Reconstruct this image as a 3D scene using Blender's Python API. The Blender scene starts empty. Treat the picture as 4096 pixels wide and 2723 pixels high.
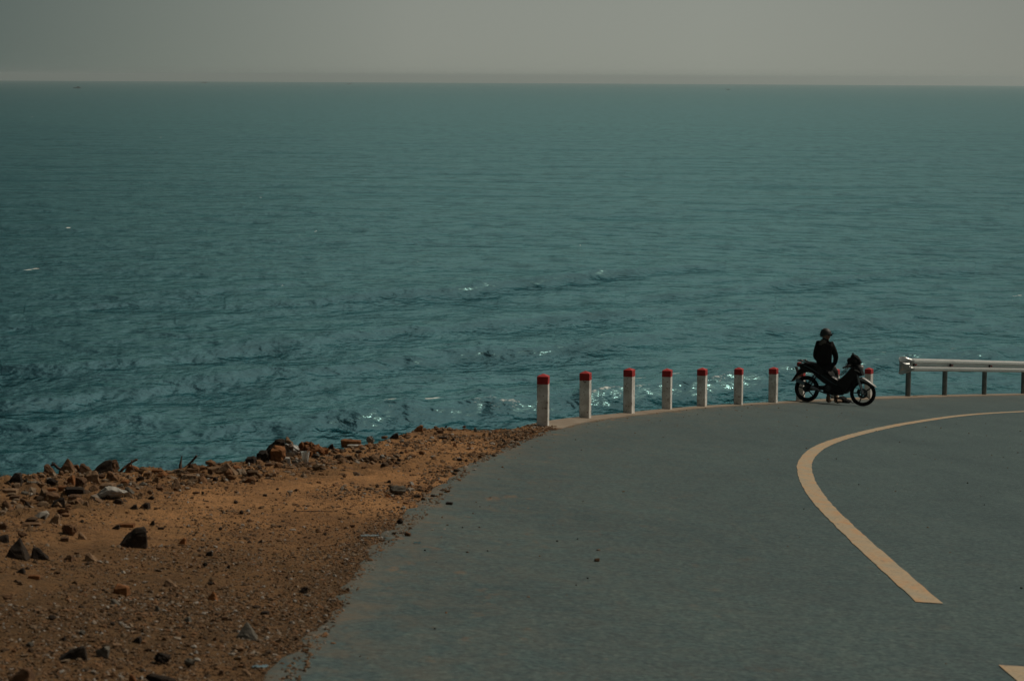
import bpy, bmesh, math, random
import numpy as np
from mathutils import Vector, Matrix, noise as mnoise

random.seed(7)
rng = np.random.default_rng(7)
C = bpy.context.scene.collection
scene = bpy.context.scene

# ------------------------------------------------------------------ camera
F = 9671.0                      # focal length in photograph pixels (85 mm on 36 mm over 4096)
CX, CY = 2048.0, 1361.5
CAMZ = 22.0
pitch = math.atan((CY - 307.0) / F)
roll = math.radians(0.30)
fwd = Vector((0, math.cos(pitch), -math.sin(pitch)))
r0 = Vector((1, 0, 0)); u0 = r0.cross(fwd)
R_ = r0 * math.cos(roll) + u0 * math.sin(roll)
U_ = -r0 * math.sin(roll) + u0 * math.cos(roll)
cam_d = bpy.data.cameras.new('camera'); cam = bpy.data.objects.new('camera', cam_d); C.objects.link(cam)
M = Matrix((R_, U_, -fwd)).transposed().to_4x4(); M.translation = Vector((0, 0, CAMZ))
cam.matrix_world = M
cam_d.sensor_width = 36.0; cam_d.lens = 85.0
cam_d.clip_start = 0.5; cam_d.clip_end = 60000
cam_d.dof.use_dof = True; cam_d.dof.focus_distance = 48.0; cam_d.dof.aperture_fstop = 8.0
scene.camera = cam

# ------------------------------------------------------------------ sky, sun, exposure
SUN_AZ = math.radians(66)       # clockwise from the view direction (+Y) towards +X
SUN_EL = math.radians(52)
world = bpy.data.worlds.new("World"); scene.world = world; world.use_nodes = True
wn = world.node_tree; wn.nodes.clear()
wo = wn.nodes.new('ShaderNodeOutputWorld'); bg = wn.nodes.new('ShaderNodeBackground')
sky = wn.nodes.new('ShaderNodeTexSky'); sky.sky_type = 'NISHITA'; sky.sun_disc = False
sky.sun_elevation = SUN_EL; sky.sun_rotation = SUN_AZ
sky.air_density = 1.0; sky.dust_density = 1.3; sky.ozone_density = 1.0; sky.altitude = 20
hs = wn.nodes.new('ShaderNodeHueSaturation'); hs.inputs['Saturation'].default_value = 0.5
mx = wn.nodes.new('ShaderNodeMix'); mx.data_type = 'RGBA'; mx.blend_type = 'MULTIPLY'
mx.inputs[0].default_value = 1.0; mx.inputs[7].default_value = (0.95, 0.89, 0.70, 1)
wn.links.new(sky.outputs[0], hs.inputs['Color']); wn.links.new(hs.outputs[0], mx.inputs[6])
tcw = wn.nodes.new('ShaderNodeTexCoord')
sx_ = wn.nodes.new('ShaderNodeSeparateXYZ'); wn.links.new(tcw.outputs['Generated'], sx_.inputs[0])
ab_ = wn.nodes.new('ShaderNodeMath'); ab_.operation = 'MULTIPLY_ADD'; ab_.inputs[1].default_value = 0.8; ab_.inputs[2].default_value = 0.13; wn.links.new(sx_.outputs[2], ab_.inputs[0])
cx_ = wn.nodes.new('ShaderNodeCombineXYZ'); wn.links.new(sx_.outputs[0], cx_.inputs[0]); wn.links.new(sx_.outputs[1], cx_.inputs[1]); wn.links.new(ab_.outputs[0], cx_.inputs[2])
nz_ = wn.nodes.new('ShaderNodeVectorMath'); nz_.operation = 'NORMALIZE'; wn.links.new(cx_.outputs[0], nz_.inputs[0]); wn.links.new(nz_.outputs[0], sky.inputs[0])
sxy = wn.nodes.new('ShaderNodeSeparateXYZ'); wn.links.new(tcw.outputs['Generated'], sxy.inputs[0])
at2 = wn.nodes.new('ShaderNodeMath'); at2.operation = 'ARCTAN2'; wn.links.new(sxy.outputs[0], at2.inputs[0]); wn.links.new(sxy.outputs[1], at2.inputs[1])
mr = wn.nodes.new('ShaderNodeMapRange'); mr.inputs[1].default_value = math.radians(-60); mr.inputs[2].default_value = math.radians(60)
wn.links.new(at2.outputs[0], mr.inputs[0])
rw = wn.nodes.new('ShaderNodeValToRGB'); el = rw.color_ramp.elements          # lens vignette put into the sky colour by azimuth; also darkens the sea's left
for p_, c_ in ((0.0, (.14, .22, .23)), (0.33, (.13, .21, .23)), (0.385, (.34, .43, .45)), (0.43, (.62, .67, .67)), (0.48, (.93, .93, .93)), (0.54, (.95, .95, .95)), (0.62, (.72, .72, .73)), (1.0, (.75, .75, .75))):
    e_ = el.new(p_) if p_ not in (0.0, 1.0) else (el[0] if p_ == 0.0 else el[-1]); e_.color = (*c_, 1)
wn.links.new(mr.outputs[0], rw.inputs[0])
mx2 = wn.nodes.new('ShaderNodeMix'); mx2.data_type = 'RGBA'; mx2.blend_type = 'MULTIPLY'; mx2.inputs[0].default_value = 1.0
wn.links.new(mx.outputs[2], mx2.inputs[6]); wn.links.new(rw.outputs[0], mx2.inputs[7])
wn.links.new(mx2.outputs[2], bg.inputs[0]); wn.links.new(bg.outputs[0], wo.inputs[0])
bg.inputs[1].default_value = 0.079
sd = bpy.data.lights.new('sun', 'SUN'); so = bpy.data.objects.new('sun', sd); C.objects.link(so)
sd.energy = 2.95; sd.angle = math.radians(0.6); sd.color = (1.0, 0.90, 0.76)
sdir = Vector((math.sin(SUN_AZ) * math.cos(SUN_EL), math.cos(SUN_AZ) * math.cos(SUN_EL), math.sin(SUN_EL)))
so.rotation_euler = (-sdir).to_track_quat('-Z', 'Y').to_euler(); so.location = (30, 20, 60)
scene.view_settings.view_transform = 'Standard'; scene.view_settings.look = 'None'
scene.view_settings.exposure = -0.35; scene.view_settings.gamma = 1.0
scene.render.engine = 'CYCLES'
scene.cycles.use_denoising = True
scene.cycles.max_bounces = 6; scene.cycles.volume_bounces = 0
scene.cycles.sample_clamp_indirect = 2.0; scene.cycles.sample_clamp_direct = 6.0

# ------------------------------------------------------------------ geometry helpers
GX, GY, H0 = 0.06, 0.0931, 1.67
def hground(x, y): return CAMZ - (H0 + GY * y + GX * x)       # z of the road plane
def ray(px, py):
    d = R_ * (px - CX) + U_ * (CY - py) + fwd * F
    return d
def U(px, py):                                              # photograph pixel -> point on the road plane
    d = ray(px, py)
    t = H0 / -(d.z + GY * d.y + GX * d.x)
    return Vector((d.x * t, d.y * t, CAMZ + d.z * t))
def Usea(px, py):
    d = ray(px, py); t = CAMZ / -d.z
    return Vector((d.x * t, d.y * t, 0))
def scale_at(p):                                            # photograph pixels per metre at p
    return F / (Vector(p) - Vector((0, 0, CAMZ))).dot(fwd)

def curve(pts, n=400, sm=0.0):
    """arc length resample of 2-D points, with gaussian smoothing"""
    P = np.array([(p[0], p[1]) for p in pts], float)
    L = np.concatenate([[0], np.cumsum(np.linalg.norm(np.diff(P, axis=0), axis=1))])
    t = np.linspace(0, L[-1], n)
    Q = np.stack([np.interp(t, L, P[:, 0]), np.interp(t, L, P[:, 1])], 1)
    if sm > 0:
        k = max(1, int(sm / (L[-1] / n)))
        w = np.exp(-0.5 * (np.arange(-3 * k, 3 * k + 1) / k) ** 2); w /= w.sum()
        a = np.concatenate([2 * Q[0] - Q[1:3 * k + 1][::-1], Q, 2 * Q[-1] - Q[-3 * k - 1:-1][::-1]])
        Q = np.stack([np.convolve(a[:, 0], w, 'valid'), np.convolve(a[:, 1], w, 'valid')], 1)
    return Q
def normals2(Q):                                            # left-hand normal of a 2-D polyline
    T = np.gradient(Q, axis=0); T /= np.linalg.norm(T, axis=1)[:, None]
    return np.stack([-T[:, 1], T[:, 0]], 1), T
def sdist(P, Q, step=1):
    """signed distance of points P (n,2) to the polyline Q; positive to its left"""
    Q = Q[::step]; N, T = normals2(Q)
    out = np.empty(len(P)); idx = np.empty(len(P), int)
    for i in range(0, len(P), 20000):
        p = P[i:i + 20000]
        d2 = ((p[:, None, :] - Q[None]) ** 2).sum(2); j = d2.argmin(1)
        v = p - Q[j]; perp = (v * N[j]).sum(1)
        out[i:i + 20000] = np.where(np.abs(perp) < 1e-9, 1e-9, np.sign(perp)) * np.sqrt(d2[np.arange(len(p)), j])
        # near the line use the perpendicular distance
        nearm = d2[np.arange(len(p)), j] < 4
        out[i:i + 20000] = np.where(nearm, perp, out[i:i + 20000]); idx[i:i + 20000] = j
    return out, idx

def vnoise(x, y, seed=0, octaves=4, lac=2.0, gain=0.5):
    """vectorised value noise, about -1..1"""
    tot = np.zeros_like(x, dtype=float); amp = 1.0; nrm = 0
    rs = np.random.RandomState(seed); tab = rs.rand(256, 256) * 2 - 1
    for o in range(octaves):
        xi = np.floor(x).astype(int); yi = np.floor(y).astype(int)
        fx = x - xi; fy = y - yi; fx = fx * fx * (3 - 2 * fx); fy = fy * fy * (3 - 2 * fy)
        a = tab[xi & 255, yi & 255]; b = tab[(xi + 1) & 255, yi & 255]
        c = tab[xi & 255, (yi + 1) & 255]; d = tab[(xi + 1) & 255, (yi + 1) & 255]
        tot += amp * ((a * (1 - fx) + b * fx) * (1 - fy) + (c * (1 - fx) + d * fx) * fy)
        nrm += amp; amp *= gain; x = x * lac + 17.3; y = y * lac + 5.7
    return tot / nrm * 1.6
def sstep(a, b, v):
    t = np.clip((v - a) / (b - a), 0, 1); return t * t * (3 - 2 * t)

def np_mesh(name, V, Fq, smooth=True, attrs=None):
    me = bpy.data.meshes.new(name)
    V = np.asarray(V, np.float32); Fq = np.asarray(Fq, np.int32); k = Fq.shape[1]
    me.vertices.add(len(V)); me.vertices.foreach_set('co', V.ravel())
    me.loops.add(Fq.size); me.loops.foreach_set('vertex_index', Fq.ravel())
    me.polygons.add(len(Fq)); me.polygons.foreach_set('loop_start', np.arange(0, Fq.size, k, dtype=np.int32))
    me.polygons.foreach_set('use_smooth', np.full(len(Fq), smooth, bool))
    me.update(calc_edges=True)
    for n, a in (attrs or {}).items():
        at = me.attributes.new(n, 'FLOAT', 'POINT'); at.data.foreach_set('value', np.asarray(a, np.float32))
    return me
def grid_faces(nr, nc):
    i = np.arange(nr - 1)[:, None] * nc + np.arange(nc - 1)[None]
    return np.stack([i, i + 1, i + nc + 1, i + nc], -1).reshape(-1, 4)

def link(name, me, mat=None, parent=None, loc=None):
    o = bpy.data.objects.new(name, me); C.objects.link(o)
    if mat is not None and me is not None:
        me.materials.clear(); me.materials.append(mat)
    if parent is not None: o.parent = parent
    if loc is not None: o.location = loc
    return o
def tag(o, label=None, cat=None, group=None, kind=None):
    if label: o['label'] = label
    if cat: o['category'] = cat
    if group: o['group'] = group
    if kind: o['kind'] = kind
    return o
def empty(name, loc, rz=0.0):
    o = bpy.data.objects.new(name, None); C.objects.link(o); o.location = loc
    o.rotation_euler = (0, 0, rz); o.empty_display_size = 0.2
    return o

# ------------------------------------------------------------------ materials
def new_mat(name):
    m = bpy.data.materials.new(name); m.use_nodes = True
    nt = m.node_tree; b = nt.nodes['Principled BSDF']
    return m, nt, b
def N(nt, t, **kw):
    n = nt.nodes.new(t)
    for k, v in kw.items(): setattr(n, k, v)
    return n
def ramp(nt, src, stops):
    r = N(nt, 'ShaderNodeValToRGB'); e = r.color_ramp.elements
    while len(e) < len(stops): e.new(0.5)
    for el, (p, c) in zip(e, stops):
        el.position = p; el.color = (*c, 1) if len(c) == 3 else c
    nt.links.new(src, r.inputs[0]); return r.outputs[0]
def noise_n(nt, vec, scale, detail=4, rough=0.55, dist=0.0):
    n = N(nt, 'ShaderNodeTexNoise'); n.inputs['Scale'].default_value = scale
    n.inputs['Detail'].default_value = detail; n.inputs['Roughness'].default_value = rough
    n.inputs['Distortion'].default_value = dist
    nt.links.new(vec, n.inputs['Vector']); return n.outputs['Fac']
def mapping(nt, vec, scale=(1, 1, 1), rot=(0, 0, 0)):
    m = N(nt, 'ShaderNodeMapping'); m.inputs['Scale'].default_value = scale
    m.inputs['Rotation'].default_value = rot; nt.links.new(vec, m.inputs['Vector']); return m.outputs[0]
def mixc(nt, fac, a, b, mode='MIX'):
    m = N(nt, 'ShaderNodeMix'); m.data_type = 'RGBA'; m.blend_type = mode
    for s, v in ((m.inputs[0], fac), (m.inputs[6], a), (m.inputs[7], b)):
        if isinstance(v, (int, float)): s.default_value = v
        elif isinstance(v, tuple): s.default_value = (*v, 1)
        else: nt.links.new(v, s)
    return m.outputs[2]
def mth(nt, op, a, b=None, clamp=False):
    m = N(nt, 'ShaderNodeMath'); m.operation = op; m.use_clamp = clamp
    for s, v in ((m.inputs[0], a), (m.inputs[1], b)):
        if v is None: continue
        if isinstance(v, (int, float)): s.default_value = v
        else: nt.links.new(v, s)
    return m.outputs[0]
def bump(nt, b, h, strength, dist, prev=None):
    n = N(nt, 'ShaderNodeBump'); n.inputs['Strength'].default_value = strength
    n.inputs['Distance'].default_value = dist; nt.links.new(h, n.inputs['Height'])
    if prev is not None: nt.links.new(prev, n.inputs['Normal'])
    nt.links.new(n.outputs[0], b.inputs['Normal']); return n.outputs[0]

def simple(name, col, rough=0.5, metal=0.0, var=0.25, scale=8.0, bmp=0.0, spec=None):
    m, nt, b = new_mat(name)
    tc = N(nt, 'ShaderNodeTexCoord').outputs['Object']
    f = noise_n(nt, tc, scale, 5, 0.6)
    lo = tuple(c * (1 - var) for c in col); hi = tuple(min(1, c * (1 + var)) for c in col)
    nt.links.new(ramp(nt, f, [(0.3, lo), (0.7, hi)]), b.inputs['Base Color'])
    b.inputs['Roughness'].default_value = rough; b.inputs['Metallic'].default_value = metal
    if spec is not None: b.inputs['Specular IOR Level'].default_value = spec
    if bmp: bump(nt, b, noise_n(nt, tc, scale * 4, 4), bmp, 0.01)
    return m

# dirt of the shoulder and the slope
def dirt_material():
    m, nt, b = new_mat('dirt')
    g = N(nt, 'ShaderNodeNewGeometry').outputs['Position']
    mp = mapping(nt, g, (1.0, 0.45, 1.0))
    big = noise_n(nt, mp, 1.3, 5, 0.6, 0.3)
    fine = noise_n(nt, g, 26, 4, 0.75)
    mid = noise_n(nt, mp, 7, 5, 0.7)
    at = N(nt, 'ShaderNodeAttribute'); at.attribute_name = 'grit'
    c1 = ramp(nt, big, [(0.33, (0.18, 0.092, 0.040)), (0.50, (0.275, 0.141, 0.058)), (0.66, (0.35, 0.180, 0.074))])
    c2 = ramp(nt, mid, [(0.35, (0.036, 0.023, 0.011)), (0.62, (0.125, 0.070, 0.031))])
    gf = mth(nt, 'ADD', at.outputs['Fac'], mth(nt, 'MULTIPLY', mth(nt, 'SUBTRACT', mid, 0.5), 1.7), True)
    c = mixc(nt, gf, c1, c2)
    sp = ramp(nt, fine, [(0.36, (0.45, 0.45, 0.45)), (0.52, (1, 1, 1)), (0.72, (1.25, 1.2, 1.15))])
    c = mixc(nt, 0.8, c, sp, 'MULTIPLY')
    nt.links.new(c, b.inputs['Base Color']); b.inputs['Roughness'].default_value = 0.95
    b.inputs['Specular IOR Level'].default_value = 0.15
    p = bump(nt, b, mid, 0.8, 0.04); bump(nt, b, fine, 1.0, 0.022, p)
    return m
MAT_DIRT = dirt_material()

def rock_material(name, c0, c1, top=None):
    m, nt, b = new_mat(name)
    tc = N(nt, 'ShaderNodeTexCoord').outputs['Object']
    oi = N(nt, 'ShaderNodeObjectInfo').outputs['Random']
    f = noise_n(nt, tc, 14, 6, 0.65); f2 = noise_n(nt, tc, 70, 3, 0.7)
    c = mixc(nt, ramp(nt, f, [(0.35, (0, 0, 0)), (0.65, (1, 1, 1))]), c0, c1)
    v = mth(nt, 'ADD', mth(nt, 'MULTIPLY', oi, 0.5), 0.75)
    vv = N(nt, 'ShaderNodeCombineColor'); [nt.links.new(v, vv.inputs[i]) for i in range(3)]
    c = mixc(nt, 1.0, c, vv.outputs[0], 'MULTIPLY')
    if top:
        c = mixc(nt, ramp(nt, noise_n(nt, tc, 6, 3), [(0.47, (0, 0, 0)), (0.53, (1, 1, 1))]), c, top)
    c = mixc(nt, 0.5, c, ramp(nt, f2, [(0.3, (0.6, 0.6, 0.6)), (0.6, (1.1, 1.1, 1.1))]), 'MULTIPLY')
    nt.links.new(c, b.inputs['Base Color']); b.inputs['Roughness'].default_value = 0.9
    b.inputs['Specular IOR Level'].default_value = 0.2
    p = bump(nt, b, f, 0.5, 0.02); bump(nt, b, f2, 0.5, 0.006, p)
    return m
ROCK = {
    'brown': rock_material('brown_rock', (0.060, 0.032, 0.016), (0.15, 0.080, 0.040)),
    'dark': rock_material('dark_rock', (0.012, 0.009, 0.007), (0.036, 0.024, 0.015)),
    'orange': rock_material('orange_rock', (0.11, 0.045, 0.016), (0.25, 0.105, 0.037)),
    'tan': rock_material('tan_rock', (0.12, 0.072, 0.040), (0.24, 0.15, 0.085)),
    'grey': rock_material('grey_rock', (0.055, 0.050, 0.040), (0.15, 0.135, 0.11)),
    'white': rock_material('pale_rock', (0.24, 0.225, 0.195), (0.40, 0.385, 0.35)),
    'patched': rock_material('patched_rock', (0.11, 0.075, 0.055), (0.18, 0.13, 0.10), (0.42, 0.42, 0.40)),
}
def gravel_material():
    m, nt, b = new_mat('gravel_stone')
    g = N(nt, 'ShaderNodeNewGeometry')
    c = ramp(nt, g.outputs['Random Per Island'], [(0.0, (0.035, 0.022, 0.013)), (0.25, (0.10, 0.058, 0.028)),
        (0.5, (0.17, 0.085, 0.038)), (0.75, (0.13, 0.085, 0.05)), (0.9, (0.19, 0.14, 0.095)), (1.0, (0.27, 0.25, 0.22))])
    c = mixc(nt, 0.6, c, ramp(nt, noise_n(nt, g.outputs['Position'], 120, 3, 0.7), [(0.3, (0.6, 0.6, 0.6)), (0.65, (1.1, 1.1, 1.1))]), 'MULTIPLY')
    nt.links.new(c, b.inputs['Base Color']); b.inputs['Roughness'].default_value = 0.9
    b.inputs['Specular IOR Level'].default_value = 0.2
    return m
MAT_GRAVEL = gravel_material()

def asphalt_material():
    m, nt, b = new_mat('asphalt')
    g = N(nt, 'ShaderNodeNewGeometry').outputs['Position']
    at = N(nt, 'ShaderNodeAttribute'); at.attribute_name = 'edge'
    fine = noise_n(nt, g, 90, 3, 0.8)
    grain = noise_n(nt, g, 22, 4, 0.8)
    patch = noise_n(nt, mapping(nt, g, (1, 0.3, 1)), 0.9, 5, 0.55, 0.4)
    streak = noise_n(nt, mapping(nt, g, (1.6, 1.0, 1)), 2.6, 6, 0.7, 0.5)
    c = ramp(nt, grain, [(0.30, (0.028, 0.054, 0.058)), (0.52, (0.054, 0.090, 0.093)), (0.72, (0.098, 0.132, 0.128))])
    c = mixc(nt, 0.7, c, ramp(nt, patch, [(0.32, (0.78, 0.82, 0.84)), (0.5, (1, 1, 1)), (0.68, (1.2, 1.17, 1.12))]), 'MULTIPLY')
    vor = N(nt, 'ShaderNodeTexVoronoi'); vor.inputs['Scale'].default_value = 45
    nt.links.new(g, vor.inputs['Vector'])
    c = mixc(nt, 0.8, c, ramp(nt, vor.outputs['Color'], [(0.1, (0.60, 0.60, 0.64)), (0.6, (1, 1, 1)), (0.95, (1.5, 1.4, 1.25))]), 'MULTIPLY')
    blot = noise_n(nt, mapping(nt, g, (1, .6, 1)), 6, 6, 0.8)
    c = mixc(nt, 0.55, c, ramp(nt, blot, [(0.34, (0.76, 0.78, 0.80)), (0.5, (1, 1, 1)), (0.66, (1.22, 1.2, 1.14))]), 'MULTIPLY')
    # dust that the shoulder has shed on the asphalt
    d = mth(nt, 'MULTIPLY', at.outputs['Fac'], ramp(nt, streak, [(0.38, (0.1, 0.1, 0.1)), (0.68, (1, 1, 1))]), True)
    c = mixc(nt, d, c, (0.135, 0.105, 0.072))
    st = ramp(nt, noise_n(nt, mapping(nt, g, (1.3, 0.5, 1)), 3.1, 4, 0.7, 0.2), [(0.60, (0, 0, 0)), (0.74, (0.8, 0.8, 0.8))])
    c = mixc(nt, mth(nt, 'MULTIPLY', st, mth(nt, 'MULTIPLY', at.outputs['Fac'], 1.6), True), c, (0.20, 0.115, 0.06))
    nt.links.new(c, b.inputs['Base Color']); b.inputs['Roughness'].default_value = 0.85
    b.inputs['Specular IOR Level'].default_value = 0.25
    p = bump(nt, b, grain, 0.35, 0.012); bump(nt, b, fine, 0.5, 0.006, p)
    return m
MAT_ASPHALT = asphalt_material()

def concrete_material(name, c0, c1, spots=0.4):
    m, nt, b = new_mat(name)
    g = N(nt, 'ShaderNodeNewGeometry').outputs['Position']
    f = noise_n(nt, g, 3.5, 6, 0.65); f2 = noise_n(nt, g, 40, 4, 0.7)
    c = ramp(nt, f, [(0.35, c0), (0.65, c1)])
    c = mixc(nt, spots, c, ramp(nt, f2, [(0.30, (0.45, 0.4, 0.35)), (0.42, (1, 1, 1))]), 'MULTIPLY')
    nt.links.new(c, b.inputs['Base Color']); b.inputs['Roughness'].default_value = 0.9
    bump(nt, b, f2, 0.4, 0.006); return m
MAT_STRIP = concrete_material('dusty_concrete', (0.175, 0.125, 0.082), (0.25, 0.205, 0.15))

def paint_material(name, c0, c1, dirty, amount):
    m, nt, b = new_mat(name)
    tc = N(nt, 'ShaderNodeTexCoord').outputs['Object']; oi = N(nt, 'ShaderNodeObjectInfo')
    off = N(nt, 'ShaderNodeVectorMath'); off.operation = 'ADD'; nt.links.new(tc, off.inputs[0]); nt.links.new(oi.outputs['Location'], off.inputs[1])
    v = off.outputs[0]
    f = noise_n(nt, v, 6, 5, 0.6); sp = noise_n(nt, v, 26, 4, 0.65)
    c = ramp(nt, f, [(0.35, c0), (0.65, c1)])
    c = mixc(nt, ramp(nt, sp, [(amount - 0.05, (1, 1, 1)), (amount, (0, 0, 0))]), c, dirty)
    nt.links.new(c, b.inputs['Base Color']); b.inputs['Roughness'].default_value = 0.75
    bump(nt, b, sp, 0.35, 0.006); return m
MAT_WHITE = paint_material('white_paint', (0.50, 0.47, 0.42), (0.76, 0.75, 0.71), (0.13, 0.085, 0.055), 0.40)
MAT_RED = paint_material('red_paint', (0.30, 0.012, 0.012), (0.42, 0.02, 0.018), (0.10, 0.01, 0.01), 0.30)

def line_material():
    m, nt, b = new_mat('yellow_road_paint')
    g = N(nt, 'ShaderNodeNewGeometry').outputs['Position']
    f = noise_n(nt, mapping(nt, g, (3, 1.2, 1)), 2.0, 5, 0.6); f2 = noise_n(nt, g, 30, 4, 0.75)
    c = ramp(nt, f, [(0.35, (0.33, 0.27, 0.18)), (0.52, (0.39, 0.285, 0.17)), (0.66, (0.44, 0.25, 0.115))])
    c = mixc(nt, 0.7, c, ramp(nt, f2, [(0.33, (0.5, 0.5, 0.46)), (0.5, (1, 1, 1))]), 'MULTIPLY')
    wear = ramp(nt, noise_n(nt, mapping(nt, g, (1.5, .8, 1)), 9, 6, 0.8), [(0.33, (1, 1, 1)), (0.41, (0, 0, 0))])
    c = mixc(nt, wear, c, (0.075, 0.09, 0.085))
    nt.links.new(c, b.inputs['Base Color']); b.inputs['Roughness'].default_value = 0.7
    bump(nt, b, f2, 0.3, 0.005); return m
MAT_LINE = line_material()

def water_material():
    m, nt, b = new_mat('sea_water')
    g = N(nt, 'ShaderNodeNewGeometry').outputs['Position']
    fo = N(nt, 'ShaderNodeAttribute'); fo.attribute_name = 'foam'
    # chop of several sizes
    w1 = noise_n(nt, mapping(nt, g, (0.9, 0.75, 1), (0, 0, 0.12)), 1.5, 2, 0.5, 0.1)
    w2 = noise_n(nt, mapping(nt, g, (0.60, 0.32, 1), (0, 0, 0.10)), 1.0, 2, 0.5, 0.1)
    w3 = noise_n(nt, mapping(nt, g, (0.20, 0.11, 1), (0, 0, 0.08)), 1.0, 5, 0.62, 0.4)
    w4 = noise_n(nt, mapping(nt, g, (0.0045, 0.010, 1), (0, 0, 0.05)), 1.0, 5, 0.6, 0.3)
    body = ramp(nt, w4, [(0.35, (0.0012, 0.0150, 0.0225)), (0.62, (0.0020, 0.024, 0.031))])
    p = bump(nt, b, w3, 0.7, 0.75); p = bump(nt, b, w2, 1.0, 0.46, p); p = bump(nt, b, w1, 1.0, 0.12, p)
    cat = noise_n(nt, mapping(nt, g, (0.24, 0.10, 1), (0, 0, 0.1)), 1.0, 8, 0.75, 0.2)     # cat's paws: gusts roughen the water unevenly
    foam = N(nt, 'ShaderNodeBsdfDiffuse'); foam.inputs[0].default_value = (0.62, 0.64, 0.60, 1)
    fn = noise_n(nt, mapping(nt, g, (0.9, 1.0, 1)), 3.6, 6, 0.8)
    fa = mth(nt, 'SUBTRACT', mth(nt, 'ADD', fo.outputs['Fac'], fn), 1.0)
    fac = mth(nt, 'MULTIPLY', fa, 6.0, True)
    gl = N(nt, 'ShaderNodeBsdfGlossy'); gl.inputs['Color'].default_value = (0.345, 0.64, 0.665, 1); gl.inputs['Roughness'].default_value = 0.07
    df = N(nt, 'ShaderNodeBsdfDiffuse'); nt.links.new(body, df.inputs[0]); fr = N(nt, 'ShaderNodeFresnel'); fr.inputs[0].default_value = 1.33
    for q_ in (gl, df, fr): nt.links.new(p, q_.inputs['Normal'])
    m0 = N(nt, 'ShaderNodeMixShader'); nt.links.new(mth(nt, 'MULTIPLY', fr.outputs[0], ramp(nt, cat, [(0.34, (.66, .66, .66)), (0.50, (.92, .92, .92)), (0.62, (1, 1, 1))])), m0.inputs[0]); nt.links.new(df.outputs[0], m0.inputs[1]); nt.links.new(gl.outputs[0], m0.inputs[2])
    nt.nodes.remove(b); ms = N(nt, 'ShaderNodeMixShader'); out = nt.nodes['Material Output']
    nt.links.new(fac, ms.inputs[0]); nt.links.new(m0.outputs[0], ms.inputs[1]); nt.links.new(foam.outputs[0], ms.inputs[2])
    nt.links.new(ms.outputs[0], out.inputs[0])
    return m
MAT_WATER = water_material()

# ------------------------------------------------------------------ plan of the place
ASPH_PX = [(1060, 2790), (1129, 2723), (1215, 2570), (1311, 2422), (1441, 2275), (1476, 2214), (1563, 2136), (1650, 2075), (1737, 1988),
           (1789, 1927), (1841, 1893), (1927, 1832), (2014, 1797), (2050, 1778), (2123, 1746), (2221, 1720), (2284, 1704), (2381, 1683),
           (2489, 1669), (2586, 1659), (2684, 1646), (2830, 1632), (2976, 1623), (3122, 1614), (3272, 1606), (3530, 1596), (3650, 1592), (3800, 1587), (4096, 1580)]
OUT_PX = [(2074, 1709), (2143, 1696), (2196, 1686), (2316, 1670), (2464, 1658), (2586, 1645), (2800, 1626), (3000, 1615), (3122, 1608),
          (3272, 1599), (3530, 1587), (3650, 1584), (3800, 1580), (4096, 1575)]
DIRT_PX = [(-420, 2010), (-200, 1965), (0, 1924), (60, 1910), (140, 1902), (200, 1888), (300, 1880), (440, 1882), (560, 1880), (680, 1878), (800, 1866), (900, 1850), (985, 1845),
           (1060, 1838), (1140, 1826), (1230, 1812), (1330, 1797), (1430, 1782), (1500, 1770), (1580, 1748), (1640, 1728), (1690, 1713), (1750, 1707), (1850, 1708), (1960, 1713)]
def far_extend(Q, step=3.0, n=40, turn=1.1, n_first=None):
    P = [Vector(q[:2]) for q in Q]
    d = (P[-1] - P[-3]).normalized(); p = P[-1].copy(); a = math.atan2(d.y, d.x); out = []
    for i in range(n):
        a -= math.radians(turn); p = p + Vector((math.cos(a), math.sin(a))) * step; out.append(p.copy())
    return P + out
asph = [(-1.30, -60), (-1.25, -20), (-1.2, 0), (-1.1, 6)] + far_extend([U(*p) for p in ASPH_PX])
asph = curve(asph, 1200, 0.9)
# outer edge of everything walkable: dirt silhouette, then the concrete strip
outer_pts = [(-30, -60), (-16, -30), (-9, -8), (-6.4, 4), (-5.6, 10)] + far_extend([U(*p) for p in DIRT_PX] + [U(*p) for p in OUT_PX])
outer = curve(outer_pts, 1600, 0.35)

# ------------------------------------------------------------------ ground: shoulder, slope to the sea, land behind
def axis(segs):
    out = []
    for a, b_, s in segs: out += list(np.arange(a, b_, s))
    return np.array(out + [segs[-1][1]])
xs = axis([(-90, -30, 4), (-30, -9, 0.7), (-9, -5, 0.12), (-5, 0.6, 0.035), (0.6, 20, 0.22), (20, 60, 1.2), (60, 160, 6)])
ys = axis([(-60, 0, 3), (0, 9, 0.3), (9, 34, 0.06), (34, 80, 0.25), (80, 150, 1.5), (150, 240, 6)])
Xg, Yg = np.meshgrid(xs, ys); P2 = np.stack([Xg.ravel(), Yg.ravel()], 1)
do, _ = sdist(P2, outer, 2)        # positive outside (seaward, left of the path)
da, _ = sdist(P2, asph, 2)         # negative on the asphalt
plane = CAMZ - (H0 + GY * P2[:, 1] + GX * P2[:, 0])
near = np.exp(-((P2[:, 1] - 20) / 14) ** 2)
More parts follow.
